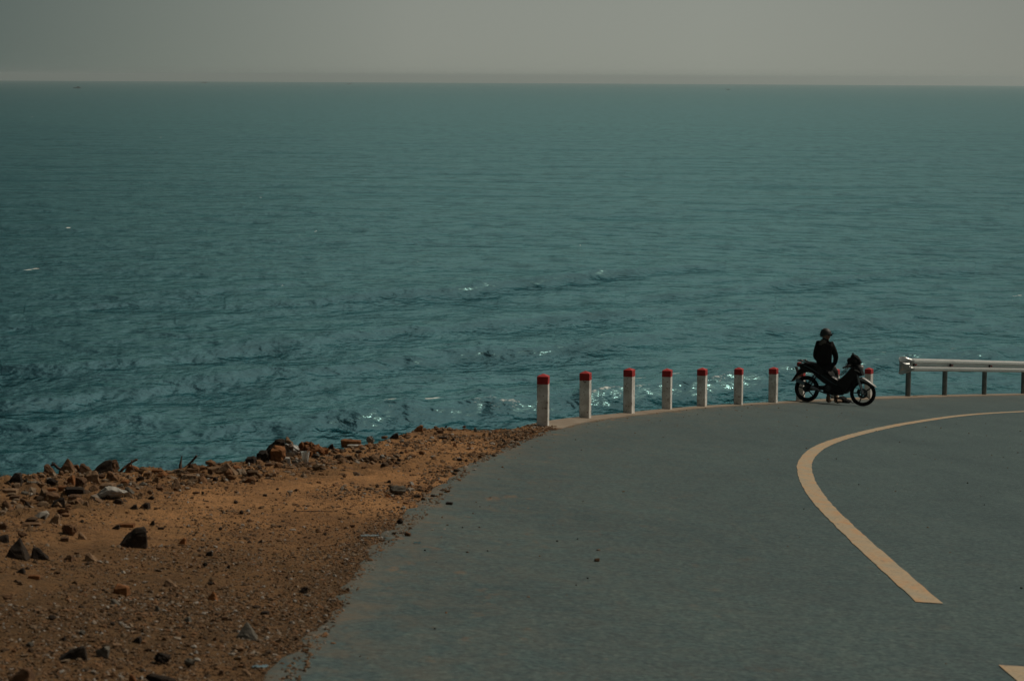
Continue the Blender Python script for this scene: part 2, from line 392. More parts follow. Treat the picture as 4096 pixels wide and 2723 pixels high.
# rubble belt along the edge between about 16 and 24 m
bx = do + 1.0
belt = sstep(-1.9, -0.9, do) * sstep(13.5, 17.5, P2[:, 1]) * (1 - sstep(23.5, 27, P2[:, 1])) * (P2[:, 0] < 0)
n1 = vnoise(P2[:, 0] * 0.9, P2[:, 1] * 0.6, 1); n2 = vnoise(P2[:, 0] * 6, P2[:, 1] * 5, 2); n3 = vnoise(P2[:, 0] * 17, P2[:, 1] * 14, 3, 3)
offroad = sstep(-0.05, 0.5, da)
z = plane + offroad * (n1 * 0.03 + n2 * 0.010 + n3 * 0.006) + belt * (n2 * 0.025 + n3 * 0.012)
z -= 0.05 * (1 - sstep(-0.30, -0.16, da))
fall = np.clip(do + vnoise(P2[:, 0] * 2.5, P2[:, 1] * 2.5, 5) * 0.03, 0, None)
rough = np.abs(vnoise(P2[:, 0] * .35, P2[:, 1] * .35, 9)) * 1.6
zf = -(fall * 0.6 + np.clip(fall - 0.3, 0, None) * 0.75) + np.clip(fall - 1.5, 0, 4) / 4 * rough
z = z + np.where(fall > 0, zf, 0)
z = np.maximum(z, -3.0)
# land rises behind and far to the right of the road
hill = np.clip(-da - 22, 0, None)
z = z + np.minimum(hill * 0.25, 3.5)
grit = 0.30 + 0.65 * (1 - sstep(11, 18, P2[:, 1]))
grit = grit - 0.35 * sstep(15, 19, P2[:, 1]) * (1 - sstep(27, 30, P2[:, 1])) + 0.55 * belt + 0.25 * (1 - sstep(0.05, 0.35, np.abs(da)))
grit += 0.25 * sstep(28, 31, P2[:, 1]) + vnoise(P2[:, 0] * 1.1, P2[:, 1] * 0.7, 12) * 0.22
ground_me = np_mesh('ground', np.stack([P2[:, 0], P2[:, 1], z], 1), grid_faces(len(ys), len(xs)), True, {'grit': np.clip(grit, 0, 1)})
tag(link('ground', ground_me, MAT_DIRT), kind='structure')

def gz_fast(x, y):                                     # ground height near the shoulder
    i = int(np.clip(np.searchsorted(ys, y) - 1, 0, len(ys) - 2)); j = int(np.clip(np.searchsorted(xs, x) - 1, 0, len(xs) - 2))
    Z = Zg
    fy = (y - ys[i]) / (ys[i + 1] - ys[i]); fx = (x - xs[j]) / (xs[j + 1] - xs[j])
    return float((Z[i, j] * (1 - fx) + Z[i, j + 1] * fx) * (1 - fy) + (Z[i + 1, j] * (1 - fx) + Z[i + 1, j + 1] * fx) * fy)
Zg = z.reshape(len(ys), len(xs))
def gz_vec(x, y):
    i = np.clip(np.searchsorted(ys, y) - 1, 0, len(ys) - 2); j = np.clip(np.searchsorted(xs, x) - 1, 0, len(xs) - 2)
    fy = (y - ys[i]) / (ys[i + 1] - ys[i]); fx = (x - xs[j]) / (xs[j + 1] - xs[j])
    return (Zg[i, j] * (1 - fx) + Zg[i, j + 1] * fx) * (1 - fy) + (Zg[i + 1, j] * (1 - fx) + Zg[i + 1, j + 1] * fx) * fy
def hit(px, py):                                        # photograph pixel -> point on the real ground
    p = U(px, py)
    for _ in range(3):
        dz = max(-0.01, gz_fast(p.x, p.y) - hground(p.x, p.y))
        d = ray(px, py); t = (H0 - dz) / -(d.z + GY * d.y + GX * d.x)
        if abs(dz) > 0.12: break
        p = Vector((d.x * t, d.y * t, CAMZ + d.z * t))
    return p

# ------------------------------------------------------------------ asphalt, concrete strip, painted line
Na, Ta = normals2(asph)
offs = np.array([0, .05, .1, .2, .35, .55, .8, 1.2, 1.8, 2.6, 3.6, 5, 7, 9, 11, 13])
ej = vnoise(np.arange(len(asph)) * 0.9, np.zeros(len(asph)), 21, 4) * 0.05 + vnoise(np.arange(len(asph)) * 0.13, np.zeros(len(asph)) + 4, 22, 2) * 0.045 - 0.055
rows = []; edge = []
for k, o_ in enumerate(offs):
    q = asph - Na * (o_ + (ej * (1 if o_ < 0.3 else 0))[:, None])
    rows.append(np.stack([q[:, 0], q[:, 1], hground(q[:, 0], q[:, 1]) + 0.006 - (0.03 if k == 0 else 0)], 1))
    e = 0.95 * math.exp(-o_ / 0.16) + 0.42 * math.exp(-o_ / 2.2)
    edge.append(np.full(len(q), e))
V = np.stack(rows, 1).reshape(-1, 3); E = np.stack(edge, 1).reshape(-1)
tag(link('road', np_mesh('road', V, grid_faces(len(asph), len(offs)), True, {'edge': E}), MAT_ASPHALT), kind='structure')

# concrete strip between asphalt and drop
sel = [i for i in range(len(asph)) if asph[i, 1] > 30.6 and asph[i, 0] < 60]
A = asph[sel]; dO, jO = sdist(A, outer)
B = outer[jO]
seg_keep = (np.linalg.norm(B - A, axis=1) < 3) & (B[:, 1] > 31.6)
A, B = A[seg_keep], B[seg_keep]
ks = [0, .25, .5, .75, 1]
top = []
for k in ks:
    q = A * (1 - k) + B * k
    zz = hground(q[:, 0], q[:, 1]) + 0.018 - 0.05 * (1 - sstep(31.4, 33.2, q[:, 1]))
    top.append(np.stack([q[:, 0], q[:, 1], zz], 1))
lipa = top[0].copy(); lipa[:, 2] -= 0.06
nrm = (B - A) / np.maximum(1e-6, np.linalg.norm(B - A, axis=1))[:, None]
lipb = top[-1].copy(); lipb[:, 2] -= 0.5; lipb[:, :2] += nrm * 0.02
rowsS = [lipa] + top + [lipb]
Vs = np.stack(rowsS, 1).reshape(-1, 3)
tag(link('kerb_strip', np_mesh('kerb_strip', Vs, grid_faces(len(A), len(rowsS)), False), MAT_STRIP), kind='structure')

# yellow centre line: solid stretch, gap, next dash
zl = lambda x, y: (3000 + x * 0.7163, 1600 + y * 0.7163)
LO = [(925, 1138), (800, 1020), (700, 930), (600, 830), (500, 735), (400, 630), (340, 570), (300, 500), (270, 430), (258, 390), (262, 345), (300, 300), (340, 268), (400, 240), (500, 207), (600, 180), (700, 157), (800, 137), (900, 121), (1000, 107), (1100, 92), (1200, 82), (1300, 74), (1400, 68), (1530, 63)]
LI = [(1080, 1138), (1000, 1070), (900, 985), (800, 905), (700, 815), (600, 725), (500, 635), (440, 575), (400, 525), (365, 470), (342, 420), (335, 370), (345, 335), (375, 300), (420, 265), (500, 233), (600, 205), (700, 178), (800, 155), (900, 135), (1000, 119), (1100, 102), (1200, 89), (1300, 80), (1400, 74), (1530, 68)]
lo = curve([U(*zl(*p)) for p in LO], 300, 0.9); li = curve([U(*zl(*p)) for p in LI], 300, 0.9)
cen = (lo + li) / 2
y0 = cen[0, 1]
cen = curve(far_extend(cen[::10], n=30), 600, 0.8)
def ribbon(Q, w, dz):
    n_, _ = normals2(Q)
    jj = vnoise(np.arange(len(Q)) * 1.3, np.zeros(len(Q)), 77, 3)[:, None] * .006; kk = vnoise(np.arange(len(Q)) * 1.3, np.zeros(len(Q)) + 9, 78, 3)[:, None] * .006
    a = Q + n_ * (w / 2 + jj); b_ = Q - n_ * (w / 2 + kk)
    L = [np.stack([q[:, 0], q[:, 1], hground(q[:, 0], q[:, 1]) + dz], 1) for q in (a, (a + b_) / 2, b_)]
    return np.stack(L, 1).reshape(-1, 3), grid_faces(len(Q), 3)
V1, F1 = ribbon(cen, 0.165, 0.0105)
V1[0, 1] = V1[1, 1] = V1[2, 1] = y0
for k in (0, 1, 2): V1[k, 2] = hground(V1[k, 0], V1[k, 1]) + 0.0105
link_o = link('centre_line', np_mesh('centre_line', V1, F1), MAT_LINE); tag(link_o, kind='structure')
a = U(3992, 2665); dirn = Vector((cen[0][0] - cen[25][0], cen[0][1] - cen[25][1])).normalized()
dsh = np.array([[a.x + 0.085 + dirn.x * t, a.y + dirn.y * t] for t in np.linspace(0, 4, 20)])
V2, F2 = ribbon(dsh, 0.165, 0.0105); V2[0, 1] = V2[1, 1] = V2[2, 1] = a.y
for k in (0, 1, 2): V2[k, 2] = hground(V2[k, 0], V2[k, 1]) + 0.0105
tag(link('centre_line', np_mesh('centre_line', V2, F2), MAT_LINE), kind='structure')

# ------------------------------------------------------------------ sea with real curvature and modelled waves
RE = 6.371e6
HD = 2418.0 * CAMZ
rr = [24.0]
while rr[-1] < 19000:
    r_ = rr[-1]
    rr.append(r_ + max(0.20 if r_ > 100 else 0.6, min(0.50 * r_ * r_ / HD, r_ * 0.05)))
rr = np.array(rr)
az = np.concatenate([np.linspace(-85, -16, 110)[:-1], np.linspace(-16, 16, 1250), np.linspace(16, 85, 110)[1:]])
az = np.radians(az)
AZ, RR = np.meshgrid(az, rr)
SX = RR * np.sin(AZ); SY = RR * np.cos(AZ)
dr = np.gradient(rr)[:, None] * np.ones_like(AZ)
Hs = np.zeros_like(SX); DX = np.zeros_like(SX); DY = np.zeros_like(SX)
wr = np.random.RandomState(3)
lams = np.concatenate([np.geomspace(1.6, 8, 34), np.geomspace(8, 40, 14)])
for lam in lams:
    th = math.radians(wr.normal(8, 40 if lam < 8 else 20)); kx = -math.sin(th); ky = -math.cos(th)
    k = 2 * math.pi / lam; st = 0.012 if lam < 8 else 0.009
    amp = st / k * wr.uniform(0.6, 1.3)
    i1 = int(np.searchsorted(-(lam / np.maximum(dr[:, 0], 1e-6)), -1.8))
    if i1 < 5: continue
    sl = slice(0, i1)
    fade = sstep(1.8, 4.5, lam / dr[sl])
    ph = k * (kx * SX[sl] + ky * SY[sl]) + wr.uniform(0, 6.28)
    s_, c_ = np.sin(ph), np.cos(ph)
    Hs[sl] += amp * fade * c_; DX[sl] -= amp * fade * kx * s_ * 0.9; DY[sl] -= amp * fade * ky * s_ * 0.9
grp = 1 + 0.45 * vnoise(SX * 0.02, SY * 0.035, 31, 3)
Hs *= grp
foam = np.zeros_like(Hs)
fn = vnoise(SX * 0.5, SY * 0.8, 41, 3); fn2 = vnoise(SX * 0.12, SY * 0.12, 42, 2)
SWELLS = [
    ([(640, 1745, .0), (900, 1708, .2), (1111, 1684, .5), (1563, 1629, 1), (1771, 1606, 1), (2084, 1584, 1.1), (2431, 1554, 1.1), (2709, 1519, 1.1), (2952, 1493, 1), (3091, 1472, .9), (3300, 1455, .7), (3507, 1432, .6), (3803, 1405, .6), (4100, 1385, .3)], 0.70, 1.0),
    ([(-100, 1612, .8), (35, 1597, .9), (295, 1571, .8), (700, 1525, .5), (1100, 1480, .5), (1424, 1450, .7), (1875, 1389, 1), (2170, 1380, 1), (2344, 1363, 1), (2457, 1346, .7), (2800, 1318, .3), (3300, 1290, .5), (3900, 1240, .3)], 0.62, 0.8),
    ([(0, 1480, .3), (347, 1450, .6), (833, 1389, .7), (1511, 1320, .6), (2431, 1250, .6), (3100, 1205, .4)], 0.6, 0.1),
    ([(900, 1225, .2), (1858, 1141, .9), (2361, 1085, .9), (2900, 1050, .2)], 0.7, 0.25),
    ([(-50, 1700, .4), (200, 1690, .5), (520, 1655, .5), (800, 1640, .1)], 0.5, 0.0),
    ([(700, 1290, .2), (1300, 1215, .5), (1700, 1190, .2)], 0.5, 0.0),
    ([(2500, 1195, .2), (3200, 1120, .6), (3900, 1060, .4)], 0.5, 0.1),
    ([(100, 1250, .2), (700, 1180, .5), (1300, 1110, .3)], 0.5, 0.0),
]
for pts, A0, fo_ in SWELLS:
    g = [Usea(x, y) * (1 - A0 * 1.1 * a_ / CAMZ) for x, y, a_ in pts]
    ga = np.array([math.atan2(q.x, q.y) for q in g]); gr = np.array([math.hypot(q.x, q.y) for q in g])
    o_ = np.argsort(ga); rc = np.interp(az, ga[o_], gr[o_])
    ks_ = np.ones(41) / 41; rc = np.convolve(np.pad(rc, 20, 'edge'), ks_, 'valid')
    rc = rc + vnoise(az * 60, az * 0, 50, 3) * 1.2
    am = np.interp(az, ga[o_], np.array([p[2] for p in pts])[o_], left=0, right=0)
    am = am * (1 + 0.2 * vnoise(az * 90, az * 0 + 3, 51, 3))
    d = RR - rc[None]
    pr = np.where(d < 0, np.exp(-(d / 1.9) ** 2), np.exp(-(d / 8.0) ** 2))
    tr = -0.35 * np.exp(-((d + 6) / 4.0) ** 2)
    Hs += A0 * am[None] * (pr + tr) * (1 + 0.12 * fn)
    crest = np.exp(-((d + 0.2 + .35 * fn) / 0.55) ** 2)
    foam = np.maximum(foam, fo_ * am[None] * crest * (0.40 + 0.12 * sstep(0.0, 0.9, fn2) + 0.12 * fn))
    # loose flecks on the breaking face and the water behind it
    foam = np.maximum(foam, fo_ * am[None] * 0.30 * np.exp(-((d + 0.4) / 2.4) ** 2) * (1.0 + .6 * fn))
caps = [(127, 1078, 75, 1.0), (273, 914, 42, 1.0), (1202, 946, 14, 1), (1262, 924, 12, 1), (1043, 787, 26, .9), (868, 808, 14, .8), (1466, 717, 40, .7),
        (130, 467, 12, .9), (645, 549, 32, .7), (863, 733, 12, .8), (1129, 1143, 10, .9), (1100, 642, 20, .6), (221, 435, 10, .7), (95, 425, 10, .7),
        (2320, 980, 10, 1), (1560, 1625, 60, 1.0), (1730, 1612, 75, 1.0), (1870, 1145, 30, .8), (2480, 708, 16, .6), (2645, 848, 16, .6), (3565, 810, 40, .6),
        (3800, 1404, 75, .9), (3530, 1427, 50, .8), (4070, 1183, 50, .9), (2930, 1497, 70, .8), (2700, 1520, 60, .8), (2560, 1538, 70, .9), (2260, 1362, 90, .6), (2410, 1350, 60, .7), (20, 1925, 60, 1.0)]
for i in range(90):
    py_ = 360 + 1100 * wr.rand() ** 1.4; caps.append((wr.uniform(-100, 4200), py_, wr.uniform(5, 16) * (0.5 + py_ / 1400), wr.uniform(.45, .8)))
for px_, py_, w_, a_ in caps:
    q = Usea(px_, py_); r_c = math.hypot(q.x, q.y); a_c = math.atan2(q.x, q.y)
    hw = w_ / F; hr = max(0.35, 1.4 * dr[min(len(rr) - 1, int(np.searchsorted(rr, r_c))), 0] * 0.5)
    i0, i1 = np.searchsorted(rr, [r_c - 4 * hr, r_c + 4 * hr]); j0, j1 = np.searchsorted(az, [a_c - 2.5 * hw, a_c + 2.5 * hw])
    if i1 <= i0 or j1 <= j0: continue
    e = ((AZ[i0:i1, j0:j1] - a_c) / (hw * 0.6)) ** 2
    f_ = np.exp(-e) * np.exp(-((RR[i0:i1, j0:j1] - r_c - hr * np.sin((AZ[i0:i1, j0:j1] - a_c) / hw * 3)) / hr) ** 2)
    foam[i0:i1, j0:j1] = np.maximum(foam[i0:i1, j0:j1], f_ * a_ * 0.95)
VZ = Hs - RR ** 2 / (2 * RE)
sea_V = np.stack([(SX + DX).ravel(), (SY + DY).ravel(), VZ.ravel()], 1)
# grid rows run outwards, columns clockwise: order the corners so the faces look up
gf = grid_faces(len(rr), len(az))[:, ::-1]
tag(link('sea', np_mesh('sea', sea_V, gf, True, {'foam': foam.ravel()}), MAT_WATER), kind='structure')

# haze over the sea, round the camera and everything built
hz_m = bpy.data.materials.new('haze'); hz_m.use_nodes = True; nt = hz_m.node_tree; nt.nodes.clear()
ho = N(nt, 'ShaderNodeOutputMaterial'); pv = N(nt, 'ShaderNodeVolumePrincipled')
pv.inputs['Color'].default_value = (0.88, 1.0, 1.0, 1); pv.inputs['Density'].default_value = 0.00009
pv.inputs['Anisotropy'].default_value = 0.5
nt.links.new(pv.outputs[0], ho.inputs['Volume'])
bm = bmesh.new(); bmesh.ops.create_cube(bm, size=1)
bmesh.ops.scale(bm, vec=(44000, 22000, 72), verts=bm.verts)
me = bpy.data.meshes.new('haze'); bm.to_mesh(me); bm.free()
hz = link('haze', me, hz_m, None, (0, 10700, -3.0)); tag(hz, kind='stuff')
#HAZE

# ================================================================== small mesh tools for the objects
def tube_bm(bm, pts, rad, seg=10, cap=True):
    pts = [Vector(p) for p in pts]; rad = rad if isinstance(rad, (list, tuple)) else [rad] * len(pts)
    rings = []; prev = None
    for i, p in enumerate(pts):
        t = (pts[min(i + 1, len(pts) - 1)] - pts[max(i - 1, 0)]).normalized()
        if prev is None:
            a = t.orthogonal().normalized()
        else:
            a = (prev - t * prev.dot(t)).normalized()
        prev = a; b_ = t.cross(a)
        rings.append([bm.verts.new(p + (a * math.cos(2 * math.pi * k / seg) + b_ * math.sin(2 * math.pi * k / seg)) * rad[i]) for k in range(seg)])
    for r1, r2 in zip(rings, rings[1:]):
        for k in range(seg): bm.faces.new((r1[k], r1[(k + 1) % seg], r2[(k + 1) % seg], r2[k]))
    if cap: bm.faces.new(rings[0][::-1]); bm.faces.new(rings[-1])
def box_bm(bm, c, s, rot=None, bev=0.0):
    r = bmesh.ops.create_cube(bm, size=1); vs = r['verts']
    bmesh.ops.scale(bm, vec=s, verts=vs)
    if bev:
        es = list({e for v in vs for e in v.link_edges})
        r2 = bmesh.ops.bevel(bm, geom=es, offset=bev, segments=2, affect='EDGES', profile=0.6)
        vs = list({v for f in r2['faces'] for v in f.verts} | {v for v in vs if v.is_valid})
    if rot is not None: bmesh.ops.rotate(bm, cent=(0, 0, 0), matrix=rot, verts=vs)
    bmesh.ops.translate(bm, vec=c, verts=vs)
def ell_bm(bm, c, r, sub=3, rot=None, rough=0.0, seed=0):
    q = bmesh.ops.create_icosphere(bm, subdivisions=sub, radius=1); vs = q['verts']
    for v in vs:
        if rough: v.co *= 1 + rough * mnoise.noise(v.co * 2.3 + Vector((seed, 0, 0)))
        v.co = Vector((v.co.x * r[0], v.co.y * r[1], v.co.z * r[2]))
    if rot is not None: bmesh.ops.rotate(bm, cent=(0, 0, 0), matrix=rot, verts=vs)
    bmesh.ops.translate(bm, vec=c, verts=vs)
def prof_bm(bm, poly, y0, y1, inset=0.012, edge=0.015):
    """side profile (x,z) extruded over y with softened borders"""
    cx_ = sum(p[0] for p in poly) / len(poly); cz_ = sum(p[1] for p in poly) / len(poly)
    rings = []
    n = len(poly)
    def ins(d):
        out = []
        for i in range(n):
            a, p, b_ = Vector(poly[i - 1]), Vector(poly[i]), Vector(poly[(i + 1) % n])
            e1 = (p - a).normalized(); e2 = (b_ - p).normalized()
            nn = Vector((-(e1.y + e2.y), e1.x + e2.x))
            if nn.length < 1e-6: nn = Vector((-e1.y, e1.x))
            out.append(p + nn.normalized() * d)
        return out
    area = sum(poly[i][0] * poly[(i + 1) % n][1] - poly[(i + 1) % n][0] * poly[i][1] for i in range(n))
    sg = 1 if area > 0 else -1
    for yy, d in ((y0, inset), (y0 + edge, 0), (y1 - edge, 0), (y1, inset)):
        rings.append([bm.verts.new((p.x, yy, p.y)) for p in ins(d * sg)])
    for r1, r2 in zip(rings, rings[1:]):
        for k in range(n): bm.faces.new((r1[k], r1[(k + 1) % n], r2[(k + 1) % n], r2[k]))
    bm.faces.new(rings[0]); bm.faces.new(rings[-1][::-1])
def torus_bm(bm, c, R, r, axis='Y', seg=48, rs=10, squash=1.0):
    rings = []
    for i in range(seg):
        a = 2 * math.pi * i / seg; ring = []
        for k in range(rs):
            b_ = 2 * math.pi * k / rs; rad = R + r * math.cos(b_)
            ring.append(bm.verts.new(Vector(c) + Vector((rad * math.cos(a), r * squash * math.sin(b_), rad * math.sin(a)))))
        rings.append(ring)
    for i in range(seg):
        for k in range(rs):
            bm.faces.new((rings[i][k], rings[i][(k + 1) % rs], rings[(i + 1) % seg][(k + 1) % rs], rings[(i + 1) % seg][k]))
def cyl_bm(bm, a, b_, r, seg=20, r2=None): tube_bm(bm, [a, b_], [r, r if r2 is None else r2], seg)
def part(name, fill, mat, parent=None, smooth=True, mtx=None, ang=40):
    bm = bmesh.new(); fill(bm)
    if mtx is not None: bmesh.ops.transform(bm, matrix=mtx, verts=bm.verts)
    bmesh.ops.recalc_face_normals(bm, faces=bm.faces)
    for f in bm.faces: f.smooth = smooth
    if smooth:
        for e in bm.edges:
            if len(e.link_faces) == 2 and e.calc_face_angle(0) > math.radians(ang): e.smooth = False
    me = bpy.data.meshes.new(name); bm.to_mesh(me); bm.free()
    return link(name, me, mat, parent)
def skin_mesh(name, chains, mat, parent=None, sub=2):
    """chains: list of lists of (co, radius); chains starting with an index tuple ('at', i) grow from vertex i"""
    V, E, Rr = [], [], []
    for ch in chains:
        prev = None
        for it in ch:
            if it[0] == 'at': prev = it[1]; continue
            V.append(it[0]); Rr.append(it[1]); i = len(V) - 1
            if prev is not None: E.append((prev, i))
            prev = i
    me = bpy.data.meshes.new(name); me.from_pydata(V, E, []); o = bpy.data.objects.new(name, me); C.objects.link(o)
    sk = o.modifiers.new('skin', 'SKIN'); sk.use_smooth_shade = True
    lay = me.skin_vertices[0].data if me.skin_vertices else None
    if lay is None:
        bpy.context.view_layer.objects.active = o
    for i, r_ in enumerate(Rr):
        lay[i].radius = (r_, r_) if not isinstance(r_, tuple) else r_
    roots = set(range(len(V)))
    # one root per connected island
    par = list(range(len(V)))
    def find(a):
        while par[a] != a: a = par[a]
        return a
    for a, b_ in E: par[find(b_)] = find(a)
    seen = set()
    for i in range(len(V)):
        f = find(i)
        if f not in seen: lay[i].use_root = True; seen.add(f)
    sb = o.modifiers.new('sub', 'SUBSURF'); sb.levels = sub; sb.render_levels = sub
    dg = bpy.context.evaluated_depsgraph_get(); ev = o.evaluated_get(dg)
    m2 = bpy.data.meshes.new_from_object(ev); bpy.data.objects.remove(o)
    for p in m2.polygons: p.use_smooth = True
    return link(name, m2, mat, parent)
def at_depth(px, py, Y):
    d = ray(px, py); t = Y / d.y
    return Vector((d.x * t, Y, CAMZ + d.z * t))

# ================================================================== loose gravel, rubble, dry grass (uncountable)
def ico():
    bm = bmesh.new(); bmesh.ops.create_icosphere(bm, subdivisions=1, radius=1)
    v = np.array([x.co[:] for x in bm.verts]); f = np.array([[x.index for x in fa.verts] for fa in bm.faces]); bm.free(); return v, f
ICOV, ICOF = ico()
def scatter(name, xy, size, zoff=0.25, flat=(0.35, 0.85), seed=0):
    rs = np.random.RandomState(seed); n = len(xy); k = len(ICOV)
    vs = ICOV[None].repeat(n, 0) * (1 + rs.uniform(-.38, .38, (n, k, 1)))
    sc = np.stack([size * rs.uniform(.7, 1.3, n), size * rs.uniform(.6, 1.2, n), size * rs.uniform(*flat, n)], 1)
    vs *= sc[:, None]
    a = rs.uniform(0, 6.28, n); t = rs.normal(0, .35, n)
    ct, st = np.cos(t)[:, None], np.sin(t)[:, None]
    x, y, z_ = vs[..., 0], vs[..., 1], vs[..., 2]
    x, z_ = x * ct - z_ * st, x * st + z_ * ct
    ca, sa = np.cos(a)[:, None], np.sin(a)[:, None]
    x, y = x * ca - y * sa, x * sa + y * ca
    gz = gz_vec(xy[:, 0], xy[:, 1])
    onroad = sd_a(xy) < 0
    gz = np.where(onroad, hground(xy[:, 0], xy[:, 1]) + 0.003, gz)
    V = np.stack([x + xy[:, :1], y + xy[:, 1:], z_ + (gz + size * zoff)[:, None]], -1).reshape(-1, 3)
    Fc = (ICOF[None] + (np.arange(n) * k)[:, None, None]).reshape(-1, 3)
    return link(name, np_mesh(name, V, Fc, False), MAT_GRAVEL)
def sd_a(xy): return sdist(xy, asph, 2)[0]
def sd_o(xy): return sdist(xy, outer, 2)[0]
rs = np.random.RandomState(11)
def cand(n, x0, x1, y0_, y1_): return np.stack([rs.uniform(x0, x1, n), rs.uniform(y0_, y1_, n)], 1)
def clump(xy, f=1.0, seed=60): return vnoise(xy[:, 0] * 1.6 * f, xy[:, 1] * 0.9 * f, seed, 3)
# near gravel
c = cand(150000, -4.2, -0.4, 7.5, 20); a_ = sd_a(c); o_ = sd_o(c)
dens = 0.22 + 0.75 * (1 - sstep(11, 16.5, c[:, 1])); dens = np.maximum(dens, 0.8 * (1 - sstep(.1, .45, a_)))
keep = (a_ > -0.09) & (o_ < 0.2) & (rs.rand(len(c)) < dens * (0.75 + 0.8 * clump(c)))
c1 = c[keep]; s1 = 0.0032 + 0.0055 * rs.rand(len(c1)) ** 2 + 0.013 * rs.rand(len(c1)) ** 10
# farther gravel
c = cand(60000, -5.2, 0.6, 19, 33.5); a_ = sd_a(c); o_ = sd_o(c)
dens = 0.24 + 0.75 * (1 - sstep(.1, .5, a_)) + 0.55 * sstep(-1.2, -0.2, o_) + 0.4 * sstep(28.5, 31, c[:, 1])
keep = (a_ > -0.09) & (o_ < 0.3) & (rs.rand(len(c)) < dens * (0.7 + 0.9 * clump(c)))
c2 = c[keep]; s2 = 0.006 + 0.009 * rs.rand(len(c2)) ** 2 + 0.022 * rs.rand(len(c2)) ** 12
g_xy = np.concatenate([c1, c2]); g_s = np.concatenate([s1, s2])
tag(scatter('gravel', g_xy, g_s, 0.15, seed=1), kind='stuff')
# rubble belt along the drop
c = cand(9000, -5.2, -0.6, 15.0, 31); a_ = sd_a(c); o_ = sd_o(c)
dens = sstep(-1.5, -0.75, o_) * (1 - sstep(23.0, 25.5, c[:, 1])) + 0.5 * sstep(-.35, -.05, o_)
keep = (a_ > 0.1) & (o_ < 0.12) & (rs.rand(len(c)) < dens * (0.8 + 0.8 * clump(c, 1.3, 61)))
c3 = c[keep]; s3 = 0.016 + 0.032 * rs.rand(len(c3)) ** 2.2
s3 = np.where(o_[keep] > -0.12, s3 * 0.6, s3)
tag(scatter('rubble', c3, s3, 0.35, (0.3, 0.95), seed=2), kind='stuff')
# grit that strayed onto the asphalt
c = cand(2600, -1.4, 9, 9, 46); a_ = sd_a(c)
keep = (a_ < 0) & (a_ > -7) & (rs.rand(len(c)) < 0.06 + 0.94 * np.exp(a_ / 0.45))
c4 = c[keep]; s4 = 0.004 + 0.006 * rs.rand(len(c4)) ** 3 + 0.0002 * c4[:, 1]
tag(scatter('grit', c4, s4, 0.3, seed=3), kind='stuff')

m, nt, b = new_mat('dry_grass'); b.inputs['Base Color'].default_value = (0.20, 0.125, 0.055, 1); b.inputs['Roughness'].default_value = 0.8
MAT_GRASS = m
c = cand(900, -5.2, -1.6, 15.5, 24.5); o_ = sd_o(c)
c = c[(o_ > -1.3) & (o_ < 0.05) & (rs.rand(len(c)) < 0.5 + 0.9 * clump(c, 1.5, 63))]
Vg, Fgr = [], []
for x_, y_ in c:
    zb = gz_fast(x_, y_)
    for k in range(7):
        a = rs.uniform(0, 6.28); h = rs.uniform(.02, .06); l = rs.uniform(.01, .04); w = .0015
        bx_, by_ = x_ + rs.normal(0, .012), y_ + rs.normal(0, .012); i = len(Vg)
        Vg += [(bx_ - w, by_, zb), (bx_ + w, by_, zb), (bx_ + math.cos(a) * l * .4 + w * .7, by_ + math.sin(a) * l * .4, zb + h * .6), (bx_ + math.cos(a) * l * .4 - w * .7, by_ + math.sin(a) * l * .4, zb + h * .6),
               (bx_ + math.cos(a) * l + w * .2, by_ + math.sin(a) * l, zb + h), (bx_ + math.cos(a) * l - w * .2, by_ + math.sin(a) * l, zb + h)]
        Fgr += [(i, i + 1, i + 2, i + 3), (i + 3, i + 2, i + 4, i + 5)]
tag(link('dry_grass', np_mesh('dry_grass', Vg, Fgr, False), MAT_GRASS), kind='stuff')

